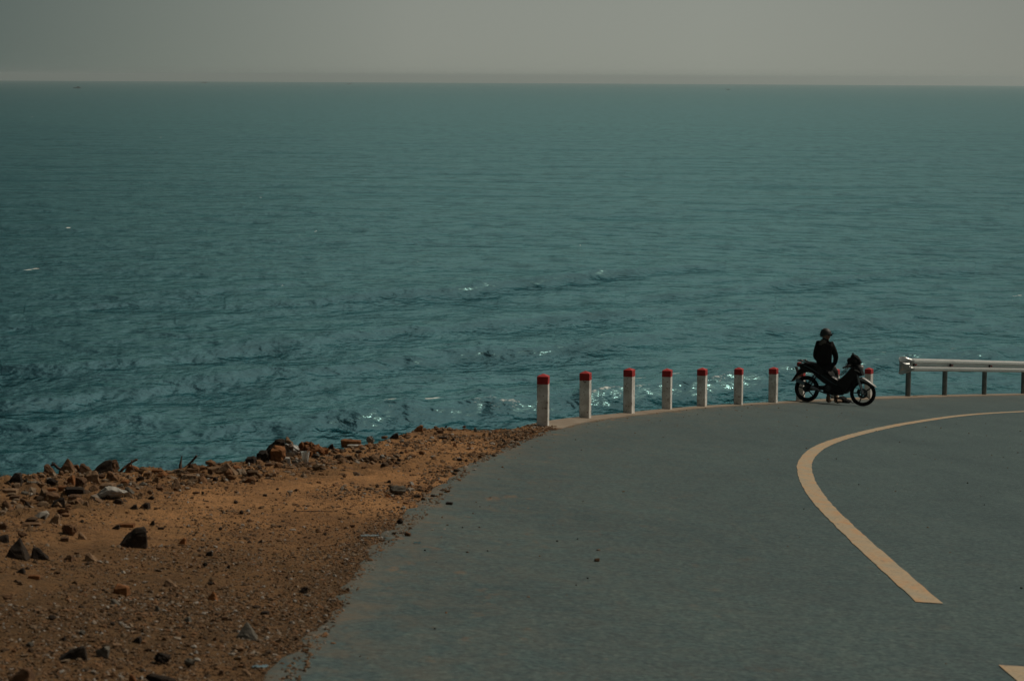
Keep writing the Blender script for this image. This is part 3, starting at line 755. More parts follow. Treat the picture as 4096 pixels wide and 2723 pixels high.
# ================================================================== single rocks and stones
def rock_mesh(shape, seed, w, h, dp):
    r = random.Random(seed); bm = bmesh.new(); P = []
    j = lambda s: r.uniform(-s, s)
    if shape == 'pyr':
        P = [(-.5 + j(.06), -.5, 0), (.5, -.45 + j(.1), 0), (.45, .5, 0), (-.45, .5, 0), (j(.1), j(.15), 1), (j(.1) + .06, j(.15), .95), (-.25, -.35, .45), (.28, -.3, .42)]
    elif shape == 'wedge':      # low at the left, high at the right
        P = [(-.5, -.4, 0), (-.5, .4, 0), (.5, -.5, 0), (.5, .5, 0), (.46, -.3, .9 + j(.08)), (.40, .3, .95), (.18, -.1, 1.0), (-.15, -.3, .55), (-.12, .3, .6)]
    elif shape == 'wedgel':
        P = [(.5, -.4, 0), (.5, .4, 0), (-.5, -.5, 0), (-.5, .5, 0), (-.42, -.3, .95), (-.38, .3, .9), (-.15, -.1, 1.0), (.18, -.3, .5), (.15, .3, .55)]
    elif shape == 'slab':
        P = [(x * (.5 + j(.05)), y * (.5 + j(.08)), z_) for x in (-1, 1) for y in (-1, 1) for z_ in (0.05, .9 + j(.1))] + [(j(.2), j(.2), 1)] + [(-.46, 0, .5), (.48, 0, .4)]
    elif shape == 'block':
        P = [(x * (.42 + j(.13)), y * (.42 + j(.14)), z_ * (.82 + j(.20))) for x in (-1, 1) for y in (-1, 1) for z_ in (0, .95)] + [(.5, j(.2), .4 + j(.15)), (-.5, j(.3), .35 + j(.15)), (j(.3), j(.2), 1)]
    else:
        for _ in range(18):
            a = r.uniform(0, 6.283); u = r.uniform(-1, 1); q = math.sqrt(1 - u * u)
            P.append((.5 * q * math.cos(a), .5 * q * math.sin(a), .45 + .5 * u))
    for p in P: bm.verts.new(p)
    res = bmesh.ops.convex_hull(bm, input=bm.verts)
    junk = [g for g in res['geom_interior'] + res['geom_unused'] if isinstance(g, bmesh.types.BMVert)]
    if junk: bmesh.ops.delete(bm, geom=list(set(junk)), context='VERTS')
    x0 = min(v.co.x for v in bm.verts); x1 = max(v.co.x for v in bm.verts); z1 = max(v.co.z for v in bm.verts)
    for v in bm.verts: v.co = Vector(((v.co.x - (x0 + x1) / 2) / (x1 - x0) * w, v.co.y * dp, v.co.z / z1 * h))
    n = 3 if max(w, h) > 0.10 else 2
    bmesh.ops.bevel(bm, geom=list(bm.edges), offset=min(w, h) * .05, segments=1, affect='EDGES', clamp_overlap=True)
    bmesh.ops.triangulate(bm, faces=bm.faces)
    bmesh.ops.subdivide_edges(bm, edges=[e for e in bm.edges if e.calc_length() > min(w, h) * .25], cuts=n - 1, use_grid_fill=True)
    bmesh.ops.triangulate(bm, faces=bm.faces)
    am = (.16 if shape == 'lump' else .05 if shape == 'pyr' else .10) * min(w, h); fr = (7 if shape == 'lump' else 4) / max(w, h)
    for v in bm.verts:
        q = v.co * fr + Vector((seed * 3.1, 0, 0)); nv = Vector((mnoise.noise(q), mnoise.noise(q + Vector((9, 0, 0))), mnoise.noise(q + Vector((0, 9, 0)))))
        v.co += nv * am
    bmesh.ops.recalc_face_normals(bm, faces=bm.faces)
    me = bpy.data.meshes.new('rock'); bm.to_mesh(me); bm.free(); return me
seedc = [100]
def rock(cx, by, w, h, shape='block', tone='brown', label=None, group=None, name=None, lift=0.0, yaw=None, onroad=False):
    seedc[0] += 1
    p = U(cx, by) if onroad else hit(cx, by); s = scale_at(p)
    W, H = w / s, h / s; D = max(0.55 * W, min(W * 0.9, H * 1.6))
    rr_ = random.Random(seedc[0]); yw = rr_.uniform(-.25, .25) if yaw is None else yaw
    me = rock_mesh(shape, seedc[0], W, H * 1.08, D)
    y = p.y + D * 0.42; x = p.x * (1 + D * 0.42 / p.y)
    zg = hground(x, y) + 0.006 if onroad else max(gz_fast(p.x, p.y), hground(p.x, p.y) - .01) - GY * D * .42 * .6
    nm = name or ('rock' if w >= 44 else 'stone')
    o = link(nm, me, ROCK[tone], None, (x, y, zg - H * 0.06 + lift)); o.rotation_euler = (0, 0, yw)
    tag(o, label or ('small %s stone lying loose on the dirt shoulder' % {'brown': 'brown', 'dark': 'dark', 'orange': 'orange', 'tan': 'tan', 'grey': 'grey', 'white': 'pale', 'patched': 'pale'}[tone]),
        'rock' if nm == 'rock' else 'stone', group if (label and group) else (None if label else 'loose stones on the dirt shoulder'))
    return o
G1 = 'rocks heaped along the drop'
rock(53, 1941, 73, 51, 'wedge', 'dark', 'large dark wedge shaped rock standing alone at the far left end of the drop', G1)
rock(272, 1886, 66, 52, 'pyr', 'brown', 'pointed brown pyramid rock rising above the left heap against the sea', G1)
rock(201, 1899, 52, 44, 'wedgel', 'brown', 'horn shaped brown rock leaning left beside the black driftwood stump', G1)
rock(345, 1890, 58, 36, 'wedgel', 'brown', 'tilted brown slab leaning right of the pointed pyramid rock', G1)
rock(410, 1888, 85, 46, 'wedge', 'dark', 'big dark rounded rock at the edge, right of the tilted slab', G1)
rock(450, 1889, 62, 48, 'lump', 'brown', 'sunlit brown lump joined to the right side of the big dark edge rock', G1)
rock(305, 1885, 32, 28, 'block', 'orange', 'small orange block tucked behind the pointed pyramid rock', G1)
rock(285, 1923, 34, 42, 'block', 'orange', 'square orange faced block standing just below the pointed pyramid rock', G1)
rock(323, 1950, 46, 42, 'block', 'brown', 'upright brown block leaning against a larger boulder in the left heap', G1)
rock(366, 1938, 62, 46, 'block', 'tan', 'flat topped tan boulder in the middle of the left heap', G1)
rock(375, 1957, 42, 28, 'round', 'brown', 'rounded brown rock at the foot of the flat topped tan boulder', G1)
rock(452, 1931, 52, 38, 'wedgel', 'brown', 'curved brown shard arching right of the flat topped tan boulder', G1)
rock(430, 1962, 64, 28, 'slab', 'tan', 'flat pale tan slab lying above the whitish cement lump', G1)
rock(440, 2001, 150, 46, 'lump', 'white', 'wide whitish lump of spilled cement at the foot of the left heap', G1, 'cement_lump')
rock(300, 1979, 80, 30, 'slab', 'dark', 'long flat dark slab across the lower left heap', G1)
rock(206, 2012, 70, 44, 'block', 'brown', 'brown block at the front left of the heap beside a dark wedge', G1)
rock(43, 1975, 64, 22, 'slab', 'tan', 'thin tan slab at the left frame edge below the dark wedge rock', G1)
rock(33, 2034, 52, 40, 'wedgel', 'brown', 'brown rock at the left frame edge in front of the thin tan slab', G1)
rock(229, 2028, 62, 36, 'wedge', 'dark', 'dark wedge with a thin lit ridge at the front of the left heap', G1)
rock(300, 2008, 48, 28, 'slab', 'brown', 'low brown slab between the dark wedge and the cement lump', G1)
rock(210, 1928, 46, 30, 'round', 'dark', 'round dark rock below the horn shaped rock', G1)
rock(142, 1922, 34, 22, 'lump', 'brown', 'crumbly brown stone between the far left wedge and the horn rock', G1)
rock(103, 1929, 18, 18, 'block', 'dark'); rock(133, 1943, 52, 20, 'slab', 'grey', 'low grey slab right of the dark wedge rock at the far left', G1)
rock(206, 1968, 38, 17, 'slab', 'orange'); rock(405, 1916, 36, 19, 'round', 'brown'); rock(90, 2025, 30, 24, 'round', 'brown'); rock(113, 2030, 28, 27, 'wedgel', 'dark')
rock(262, 1926, 18, 15, 'round', 'tan'); rock(532, 2042, 35, 20, 'wedge', 'dark'); rock(170, 2066, 26, 15, 'wedge', 'dark')
rock(217, 2093, 46, 37, 'wedge', 'tan', 'pale tan rock with a dark left face standing alone below the left heap')
rock(15, 2118, 32, 28, 'block', 'brown'); rock(160, 1945, 26, 20, 'block', 'brown'); rock(245, 1905, 24, 24, 'lump', 'brown'); rock(380, 1905, 26, 20, 'round', 'brown')
rock(350, 1912, 22, 24, 'wedge', 'brown'); rock(475, 1905, 30, 14, 'slab', 'tan'); rock(500, 1925, 28, 18, 'slab', 'orange'); rock(250, 1960, 36, 18, 'slab', 'orange'); rock(270, 1985, 30, 16, 'slab', 'tan')
rock(60, 2000, 40, 20, 'slab', 'brown'); rock(150, 2005, 34, 22, 'round', 'brown'); rock(340, 2015, 26, 16, 'wedge', 'tan'); rock(480, 1950, 30, 20, 'round', 'grey'); rock(100, 1985, 34, 18, 'round', 'grey')
rock(540, 1881, 76, 25, 'wedgel', 'orange', 'low orange slab behind the forked driftwood stick', G1)
rock(630, 1883, 46, 15, 'slab', 'orange', 'flat orange stone on the edge left of the upright driftwood', G1)
rock(654, 1911, 50, 22, 'round', 'orange', 'rounded orange rock below the upright driftwood', G1)
rock(707, 1950, 52, 45, 'pyr', 'tan', 'pointed tan rock with a sunlit right face in the middle of the rubble', G1)
rock(755, 1914, 60, 16, 'slab', 'tan', 'long thin tan slab right of the pointed tan rock', G1)
rock(767, 1884, 42, 15, 'slab', 'tan'); rock(853, 1898, 46, 26, 'block', 'tan', 'square tan block left of the large two toned boulder', G1)
rock(905, 1910, 96, 44, 'pyr', 'tan', 'large low boulder, dark left and pale right, below the brown pebbly bank', G1)
rock(960, 1895, 60, 34, 'wedgel', 'orange', 'tilted orange slab leaning right of the large two toned boulder', G1)
rock(861, 1923, 21, 18, 'block', 'dark'); rock(1018, 1902, 19, 18, 'block', 'brown'); rock(995, 1905, 14, 12, 'round', 'white')
rock(1005, 1852, 44, 30, 'block', 'dark', 'dark square block at the left end of the tall rock pile', G1)
rock(992, 1870, 15, 18, 'wedge', 'white', 'small bright white chip left of the tall rock pile')
rock(572, 1951, 34, 23, 'round', 'grey'); rock(519, 1958, 38, 25, 'wedgel', 'grey'); rock(604, 1997, 29, 16, 'round', 'dark')
rock(577, 2033, 44, 24, 'wedge', 'dark', 'dark wedge stone alone on the smooth dirt below the rubble')
rock(784, 1974, 29, 10, 'slab', 'brown'); rock(811, 1979, 12, 15, 'block', 'dark'); rock(943, 2014, 20, 12, 'round', 'dark'); rock(967, 2060, 18, 17, 'round', 'dark')
rock(590, 1905, 30, 16, 'slab', 'brown'); rock(560, 1930, 34, 20, 'round', 'dark'); rock(620, 1935, 30, 22, 'wedge', 'brown'); rock(640, 1960, 34, 18, 'round', 'brown'); rock(600, 1975, 26, 16, 'round', 'tan'); rock(560, 1985, 24, 14, 'wedge', 'tan')
rock(680, 1900, 26, 14, 'slab', 'tan'); rock(800, 1905, 34, 12, 'slab', 'brown'); rock(820, 1925, 26, 12, 'wedge', 'brown'); rock(760, 1930, 30, 9, 'slab', 'tan')
# the tall pile with the cup in front of it
G2 = 'rocks of the tall pile'
rock(1092, 1838, 100, 74, 'wedge', 'dark', 'biggest dark slab at the back of the tall rock pile', G2)
rock(1108, 1849, 64, 68, 'block', 'orange', 'tall block with an orange top at the front of the tall rock pile', G2)
rock(1050, 1852, 56, 46, 'block', 'dark', 'dark block at the left foot of the tall rock pile', G2)
rock(1159, 1822, 44, 78, 'lump', 'tan', 'knobbly tan stone crowning the tall rock pile', G2)
rock(1166, 1828, 68, 52, 'lump', 'patched', 'round rock with a white patched top in the middle of the tall pile', G2)
rock(1252, 1824, 96, 40, 'lump', 'orange', 'crumbly bright orange mound behind the plastic cup', G2, 'dirt_mound')
rock(1225, 1812, 60, 44, 'lump', 'orange', 'clod of orange earth between the patched rock and the orange mound', G2)
for q in [(1222, 1826, 34, 50), (1250, 1823, 36, 54), (1276, 1824, 34, 46), (1300, 1822, 30, 34), (1238, 1832, 26, 26), (1264, 1833, 28, 24), (1290, 1830, 24, 20), (1206, 1822, 26, 56)]:
    rock(*q, 'lump', 'orange', label='crumbly clod of orange earth in the mound behind the plastic cup', group='earth clods of the orange mound', name='earth_clod')
rock(1124, 1854, 72, 25, 'slab', 'white', 'smooth whitish slab lying at the front foot of the tall pile', G2)
rock(1180, 1856, 30, 16, 'round', 'grey', 'small grey stone between the whitish slab and the plastic cup', G2)
rock(1262, 1836, 34, 20, 'round', 'grey', 'grey stone on the ground just right of the plastic cup', G2)
rock(1225, 1838, 22, 14, 'round', 'brown'); rock(1290, 1838, 28, 12, 'round', 'grey'); rock(1080, 1870, 40, 18, 'slab', 'brown', 'flat brown stone in front of the dark block of the tall pile', G2)
rock(1034, 1880, 30, 16, 'lump', 'dark'); rock(1110, 1876, 26, 12, 'round', 'tan')
rock(1320, 1799, 28, 23, 'wedge', 'dark', 'small dark wedge between the orange mound and the long orange slab'); rock(1331, 1798, 18, 11, 'block', 'orange')
rock(1404, 1789, 88, 31, 'slab', 'orange', 'long orange slab lying on the edge right of the tall pile', G1)
rock(1418, 1792, 62, 14, 'slab', 'white', 'low whitish ledge under the long orange slab', G1)
rock(1481, 1773, 33, 30, 'lump', 'white', 'chalky white stone on the edge right of the long orange slab', G1)
rock(1575, 1753, 40, 24, 'wedge', 'dark', 'dark wedge stone on the edge right of the chalky white stone', G1)
rock(1538, 1757, 30, 14, 'round', 'brown'); rock(1672, 1724, 40, 23, 'wedge', 'orange', 'orange tan wedge at the highest corner of the dirt edge', G1); rock(1686, 1712, 14, 12, 'block', 'brown')
rock(1905, 1728, 20, 18, 'wedgel', 'grey'); rock(1784, 1709, 10, 7, 'block', 'dark'); rock(1857, 1711, 16, 9, 'round', 'orange'); rock(2072, 1711, 7, 5, 'block', 'dark')
rock(1810, 1763, 19, 12, 'wedge', 'dark'); rock(1772, 1756, 34, 9, 'slab', 'dark'); rock(1821, 1791, 16, 15, 'wedgel', 'orange'); rock(1839, 1845, 22, 12, 'round', 'dark')
rock(2015, 1768, 14, 9, 'block', 'dark'); rock(1438, 1828, 15, 15, 'pyr', 'orange'); rock(1495, 1829, 20, 9, 'wedge', 'dark'); rock(1596, 1849, 16, 12, 'block', 'dark')
rock(1400, 1875, 14, 10, 'wedge', 'dark'); rock(1463, 1882, 14, 8, 'round', 'brown'); rock(1640, 1881, 10, 8, 'round', 'dark'); rock(1750, 1889, 10, 8, 'round', 'dark'); rock(1865, 1847, 12, 8, 'round', 'dark')
rock(1760, 1733, 26, 12, 'slab', 'brown'); rock(1935, 1740, 14, 10, 'wedge', 'tan'); rock(1985, 1729, 12, 8, 'block', 'orange'); rock(2125, 1735, 10, 8, 'block', 'orange')
rock(1591, 1979, 70, 37, 'lump', 'grey', 'rough grey green block alone on the smooth dirt near the asphalt')
rock(1554, 1990, 28, 14, 'wedgel', 'orange'); rock(1670, 1992, 32, 13, 'round', 'dark'); rock(1731, 1989, 21, 12, 'block', 'dark'); rock(1826, 1888, 22, 12, 'block', 'dark'); rock(1818, 1900, 20, 10, 'round', 'dark')
rock(1613, 2037, 24, 14, 'round', 'white'); rock(1592, 2032, 16, 8, 'round', 'dark'); rock(1553, 1932, 20, 12, 'wedge', 'dark'); rock(1706, 1935, 14, 10, 'round', 'brown')
# scattered over the smooth dirt and the near gravel
for q in [(69, 2236, 100, 86, 'pyr', 'dark', 'big black shadowed pyramid boulder at the left frame edge'),
          (162, 2235, 74, 50, 'wedgel', 'dark', 'dark boulder leaning on the right of the black pyramid boulder'),
          (15, 2172, 44, 32, 'block', 'dark', 'dark block at the frame edge behind the black pyramid boulder'),
          (90, 2151, 38, 24, 'round', 'brown'), (277, 2141, 66, 42, 'lump', 'brown', 'knobbly brown rock with a pale right end above the left gravel'),
          (331, 2158, 34, 28, 'wedgel', 'tan'), (528, 2191, 120, 80, 'wedge', 'dark', 'large dark boulder standing alone in the middle of the gravel'),
          (367, 2245, 52, 34, 'wedgel', 'tan', 'wedge stone with a sunlit sloping top left below the large dark boulder'),
          (80, 2292, 40, 20, 'wedge', 'dark', 'low dark stone on the grey gravel at the left'), (138, 2316, 47, 16, 'slab', 'orange', 'long low orange stone in the left foreground'),
          (258, 2165, 34, 15, 'slab', 'brown'), (507, 2109, 66, 14, 'slab', 'orange', 'flat pinkish stone flush with the dirt behind the large dark boulder'), (464, 2113, 32, 15, 'wedge', 'dark'),
          (272, 2242, 46, 24, 'wedge', 'brown', 'brown wedge lying between the black pyramid and the sunlit wedge stone'), (329, 2092, 18, 13, 'round', 'dark'), (608, 2100, 21, 19, 'wedge', 'dark'),
          (643, 2117, 26, 9, 'slab', 'dark'), (882, 2122, 15, 13, 'round', 'dark'), (730, 2173, 32, 23, 'wedge', 'orange'), (834, 2223, 34, 20, 'wedge', 'dark'), (820, 2269, 21, 17, 'round', 'dark'),
          (911, 2273, 19, 13, 'wedge', 'dark'), (722, 2278, 25, 14, 'pyr', 'tan'), (683, 2346, 50, 31, 'wedgel', 'tan', 'tan topped wedge stone left of the orange upright stone'),
          (842, 2340, 21, 16, 'round', 'dark'), (485, 2381, 66, 44, 'block', 'orange', 'orange rock with a black left face in the lower left gravel'), (463, 2421, 40, 26, 'wedgel', 'grey'),
          (851, 2405, 45, 39, 'pyr', 'orange', 'upright orange brown stone in the middle of the near gravel'), (1212, 2372, 38, 26, 'wedge', 'dark', 'dark wedge stone near the asphalt edge in the foreground'),
          (985, 2556, 96, 67, 'pyr', 'grey', 'large grey rock with a black left face in the foreground near the asphalt'), (754, 2586, 33, 25, 'round', 'tan'),
          (544, 2571, 43, 25, 'wedge', 'dark'), (953, 2610, 47, 26, 'round', 'tan', 'rounded tan stone just below the large grey foreground rock'),
          (290, 2637, 118, 48, 'wedge', 'dark', 'long dark boulder with an orange crest in the lower left foreground'), (411, 2629, 53, 42, 'block', 'grey', 'grey topped block right of the long dark boulder'),
          (468, 2593, 37, 19, 'slab', 'tan'), (653, 2656, 63, 50, 'lump', 'dark', 'dark rough rock in the bottom foreground gravel'), (758, 2669, 43, 39, 'round', 'grey'),
          (75, 2732, 112, 56, 'wedge', 'brown', 'brown boulder cut by the bottom left corner of the frame'), (640, 2752, 136, 52, 'round', 'dark', 'dark boulder cut by the bottom edge of the frame'),
          (987, 2701, 37, 25, 'wedgel', 'tan'), (633, 2442, 23, 25, 'wedgel', 'grey'), (745, 2489, 39, 23, 'wedge', 'grey'), (532, 2722, 32, 26, 'wedgel', 'orange'),
          (1180, 2047, 12, 10, 'round', 'dark'), (1120, 2110, 14, 10, 'round', 'dark'), (1040, 2170, 18, 12, 'wedge', 'dark'), (1300, 2140, 16, 10, 'round', 'dark'), (1410, 2110, 20, 12, 'round', 'brown'),
          (1250, 1900, 14, 8, 'slab', 'dark'), (1110, 1960, 14, 9, 'round', 'dark'), (1060, 1985, 16, 9, 'slab', 'dark'), (1330, 1950, 12, 8, 'round', 'brown'), (1180, 1965, 18, 10, 'wedge', 'dark'), (1470, 1965, 12, 8, 'round', 'dark'),
          (30, 2400, 44, 20, 'round', 'brown', 'brown stone at the left frame edge in the lower gravel'), (210, 2480, 34, 20, 'round', 'dark'), (330, 2540, 30, 20, 'round', 'grey'), (120, 2590, 34, 22, 'round', 'grey'), (560, 2480, 22, 14, 'round', 'tan'),
          (900, 2480, 26, 14, 'slab', 'brown'), (1060, 2460, 30, 16, 'slab', 'dark'), (860, 2560, 20, 14, 'round', 'brown'), (1120, 2560, 26, 14, 'round', 'tan'), (450, 2500, 24, 14, 'round', 'dark'), (880, 2700, 30, 20, 'wedge', 'brown'), (250, 2560, 26, 16, 'wedge', 'dark')]:
    rock(*q[:6], label=q[6] if len(q) > 6 else None)
G3 = 'stray stones on the asphalt'
for q in [(1797, 2021, 28, 10, 'slab', 'dark', 'flat black stone on the asphalt, nearest the dirt edge bend'), (1631, 2147, 26, 17, 'block', 'brown', 'brown stone on the asphalt close beside the dirt edge'),
          (1600, 2098, 30, 22, 'round', 'dark', 'round dark stone sitting on the line between dirt and asphalt'), (2388, 2249, 21, 14, 'block', 'brown', 'lone brown pebble in the middle of the near lane')]:
    rock(*q[:6], label=q[6], group=G3, onroad=True, name='stone')
for q in [(2351, 2318, 8, 6), (2229, 2169, 10, 6), (1950, 2208, 7, 6), (2310, 2160, 6, 5), (1850, 2115, 6, 5), (1920, 2030, 5, 4), (3215, 2040, 6, 4), (3435, 1941, 6, 4), (3870, 1935, 8, 5), (1700, 2206, 8, 6), (1740, 2520, 10, 6), (2305, 2345, 7, 5), (3938, 2022, 6, 4), (4085, 2357, 12, 6), (3345, 1838, 5, 4)]:
    rock(*q, 'round', 'dark', label='tiny dark pebble lying on the asphalt', group=G3, onroad=True, name='pebble')

# ================================================================== driftwood, litter
MAT_WOOD = simple('driftwood', (0.055, 0.028, 0.018), 0.85, var=0.5, scale=20, bmp=0.5)
MAT_BARK = simple('dead_branch', (0.10, 0.055, 0.032), 0.85, var=0.45, scale=25, bmp=0.5)
def stick(name, base, pts, rads, mat, label, twigs=(), cat='driftwood', group=None):
    """pts: pixel offsets in the photograph from the base point, plus depth in metres"""
    p0 = hit(*base); s = scale_at(p0); root = empty(name, p0)
    def w(q): return Vector((q[0] / s, q[2], -q[1] / s))
    part('stem', lambda bm: tube_bm(bm, [w(q) for q in pts], [r / s for r in rads], 8), mat, root, True)
    for tw, r_ in twigs:
        part('twig', lambda bm: tube_bm(bm, [w(q) for q in tw], [r_ / s, r_ / s * .8] + [r_ / s * .4] * (len(tw) - 2), 6), mat, root, True)
    return tag(root, label, cat, group)
stick('driftwood', (483, 1886), [(-4, 4, .02), (12, -14, 0), (30, -28, .02), (45, -38, .03), (58, -46, .03), (66, -47, .03)], [6, 5.5, 5, 4.5, 4.5, 3.5], MAT_BARK,
      'forked brown driftwood stick leaning right on the edge above the orange slab', [([(40, -35, .02), (46, -22, 0), (57, -2, -.02)], 2.6), ([(44, -40, .02), (40, -48, .02)], 3.0)], group='driftwood along the drop')
stick('driftwood', (722, 1874), [(0, 4, 0), (-1, -14, 0), (2, -32, .01), (5, -52, .01)], [8, 6, 3.4, 1.2], MAT_BARK,
      'short upright driftwood spike standing against the sea', [([(0, -8, 0), (8, -2, 0), (13, 0, -.01)], 2.0)], group='driftwood along the drop')
stick('driftwood', (732, 1874), [(-2, 4, 0), (14, -8, 0), (30, -24, .02), (44, -39, .03), (54, -51, .03)], [5.5, 5, 4.6, 4.4, 4.8], MAT_WOOD,
      'dark driftwood branch leaning right with fine twigs at its tip', [([(42, -36, .02), (39, -20, 0), (35, -2, 0)], 1.6), ([(46, -43, .02), (40, -50, .02), (36, -54, .02)], 1.0), ([(54, -47, .02), (64, -49, .02), (74, -48, .02)], .9)], group='driftwood along the drop')
stick('driftwood', (232, 1884), [(-30, -22, .02), (-16, -26, .02), (-2, -14, 0), (14, -6, 0), (20, -2, 0)], [5, 6, 6, 6, 4], MAT_WOOD,
      'black knotted driftwood stump wedged between the horn rock and the pyramid rock', [([(-22, -24, .02), (-24, -36, .02)], 3.4), ([(-12, -24, .02), (-17, -34, .02)], 2.6)], group='driftwood along the drop')
stick('stick', (1154, 1860), [(0, -2, 0), (40, -4, .02), (90, -6, .05), (130, -8, .07)], [2.5, 3, 3, 2], MAT_BARK, 'thin brown stick lying on the dirt in front of the plastic cup', cat='stick')
stick('stick', (1180, 2046), [(0, -2, 0), (40, -3, 0), (100, -2, .01), (150, -1, .01)], [2, 1.8, 1.6, 1], MAT_WOOD, 'long thin dark stick lying flat on the smooth dirt', cat='stick')
stick('stick', (765, 1909), [(-30, -2, 0), (20, 0, .01), (60, 1, .02), (110, 4, .02)], [2.4, 2.6, 3, 2.4], simple('pale_stick', (0.22, 0.15, 0.10), .8), 'pale thin stick lying between the pointed tan rock and the two toned boulder', cat='stick')
MAT_STRING = simple('red_twine', (0.35, 0.05, 0.02), 0.7)
p0 = hit(1684, 1912); s0 = scale_at(p0)
tag(part('string', lambda bm: tube_bm(bm, [p0 + Vector((x / s0, y, .004)) for x, y in ((0, 0), (14, -.02), (26, -.05), (38, -.03), (50, -.14), (63, -.17))], .004, 5), MAT_STRING), 'short piece of red string on the dirt near the asphalt', 'string')

m, nt, b = new_mat('clear_plastic')
b.inputs['Base Color'].default_value = (0.62, 0.64, 0.62, 1); b.inputs['Roughness'].default_value = 0.2
b.inputs['Transmission Weight'].default_value = 0.35; b.inputs['IOR'].default_value = 1.2; b.inputs['Alpha'].default_value = 0.62
MAT_CUP = m
MAT_STRAW = simple('straw_plastic', (0.50, 0.28, 0.18), 0.5)
p0 = hit(1221, 1850); s0 = scale_at(p0); cup = empty('plastic_cup', p0); hc = 45 / s0; rc_ = 18 / s0
def cupf(bm):
    seg = 24; prof = [(0, .003), (rc_ * .62, .003), (rc_ * .66, .0), (rc_ * .82, hc * .5), (rc_, hc), (rc_ * 1.06, hc), (rc_ * 1.0, hc * .985), (rc_ * .78, hc * .5), (rc_ * .6, .006)]
    rings = [[bm.verts.new((max(r_, 1e-4) * math.cos(6.2832 * k / seg), max(r_, 1e-4) * math.sin(6.2832 * k / seg), z_)) for k in range(seg)] for r_, z_ in prof]
    for a, b_ in zip(rings, rings[1:]):
        for k in range(seg): bm.faces.new((a[k], a[(k + 1) % seg], b_[(k + 1) % seg], b_[k]))
part('cup', cupf, MAT_CUP, cup)
part('straw', lambda bm: tube_bm(bm, [(-.2 * rc_, 0, .01), (.35 * rc_, 0, hc * .8), (.85 * rc_, 0, hc * 1.42)], .004, 8), MAT_STRAW, cup)
part('drink', lambda bm: cyl_bm(bm, (0, 0, .006), (0, 0, hc * .28), rc_ * .6, 20, rc_ * .68), simple('iced_coffee', (.16, .085, .045), .3), cup)
tag(cup, 'clear plastic cup with an orange straw standing in front of the rock pile', 'cup')

def scrap(name, px, py, w, h, col, label, cat, onroad=False):
    p = U(px, py) if onroad else hit(px, py); s = scale_at(p); W = w / s; D = max(W * .45, .03)
    def f(bm):
        n = 7; g = [[bm.verts.new(((i / (n - 1) - .5) * W * (1 + .2 * math.sin(j * 2.1)), (j / (n - 1) - .5) * D * (1 + .25 * math.sin(i * 1.7)), .004 + h / s * .7 * abs(mnoise.noise(Vector((i * .7, j * .7, px)))) )) for i in range(n)] for j in range(n)]
        for j in range(n - 1):
            for i in range(n - 1): bm.faces.new((g[j][i], g[j][i + 1], g[j + 1][i + 1], g[j + 1][i]))
        bmesh.ops.solidify(bm, geom=bm.faces[:], thickness=.0015)
    o = part(name, f, simple(name + '_paper', col, .7, scale=30)); o.location = p + Vector((0, D * .5, 0.002 + (0.006 if onroad else 0)))
    return tag(o, label, cat)
scrap('paper_scrap', 1881, 1796, 26, 10, (.5, .47, .44), 'flat white scrap of paper on the dirt near the kerb strip', 'litter')
scrap('plastic_scrap', 1831, 1834, 24, 8, (.38, .37, .35), 'small crumpled whitish scrap on the dirt below the paper scrap', 'litter')
scrap('plastic_wrapper', 1040, 2673, 58, 20, (.22, .36, .42), 'pale blue plastic wrapper in the foreground gravel near the asphalt', 'litter')
scrap('plastic_strip', 1480, 2147, 70, 8, (.25, .32, .34), 'thin grey blue plastic strip at the gravelly edge of the asphalt', 'litter')
scrap('plastic_shard', 1669, 2178, 28, 5, (.04, .14, .17), 'tiny teal plastic shard lying on the asphalt', 'litter', True)

# ================================================================== guide posts
POSTS = [(2172, 1705, 206, 50, 8.5, 'nearest red topped concrete post, stained, beside the dirt shoulder'), (2341, 1676, 189, 48, 13, 'second red topped post counting from the dirt shoulder'),
         (2516, 1656.5, 182, 47, 20, 'third red topped post from the dirt shoulder, the tallest standing of its neighbours'), (2668, 1640, 163, 41, 11, 'fourth red topped post from the dirt shoulder'),
         (2808, 1628.5, 155, 41.5, 14.6, 'fifth red topped post from the dirt shoulder'), (2954, 1622, 150, 37, 11, 'sixth red topped post from the dirt shoulder'),
         (3093, 1613.5, 143, 38, 15, 'last clear red topped post left of the motorcycle rear wheel'), (3203, 1601.5, 121, 36, 17, 'red topped post standing behind the motorcycle rear wheel'),
         (3341, 1594.5, 119, 34, 19, 'red topped post mostly hidden behind the seated rider and motorcycle'), (3475, 1593.0, 120, 34, 22, 'red topped post standing behind the motorcycle front wheel')]
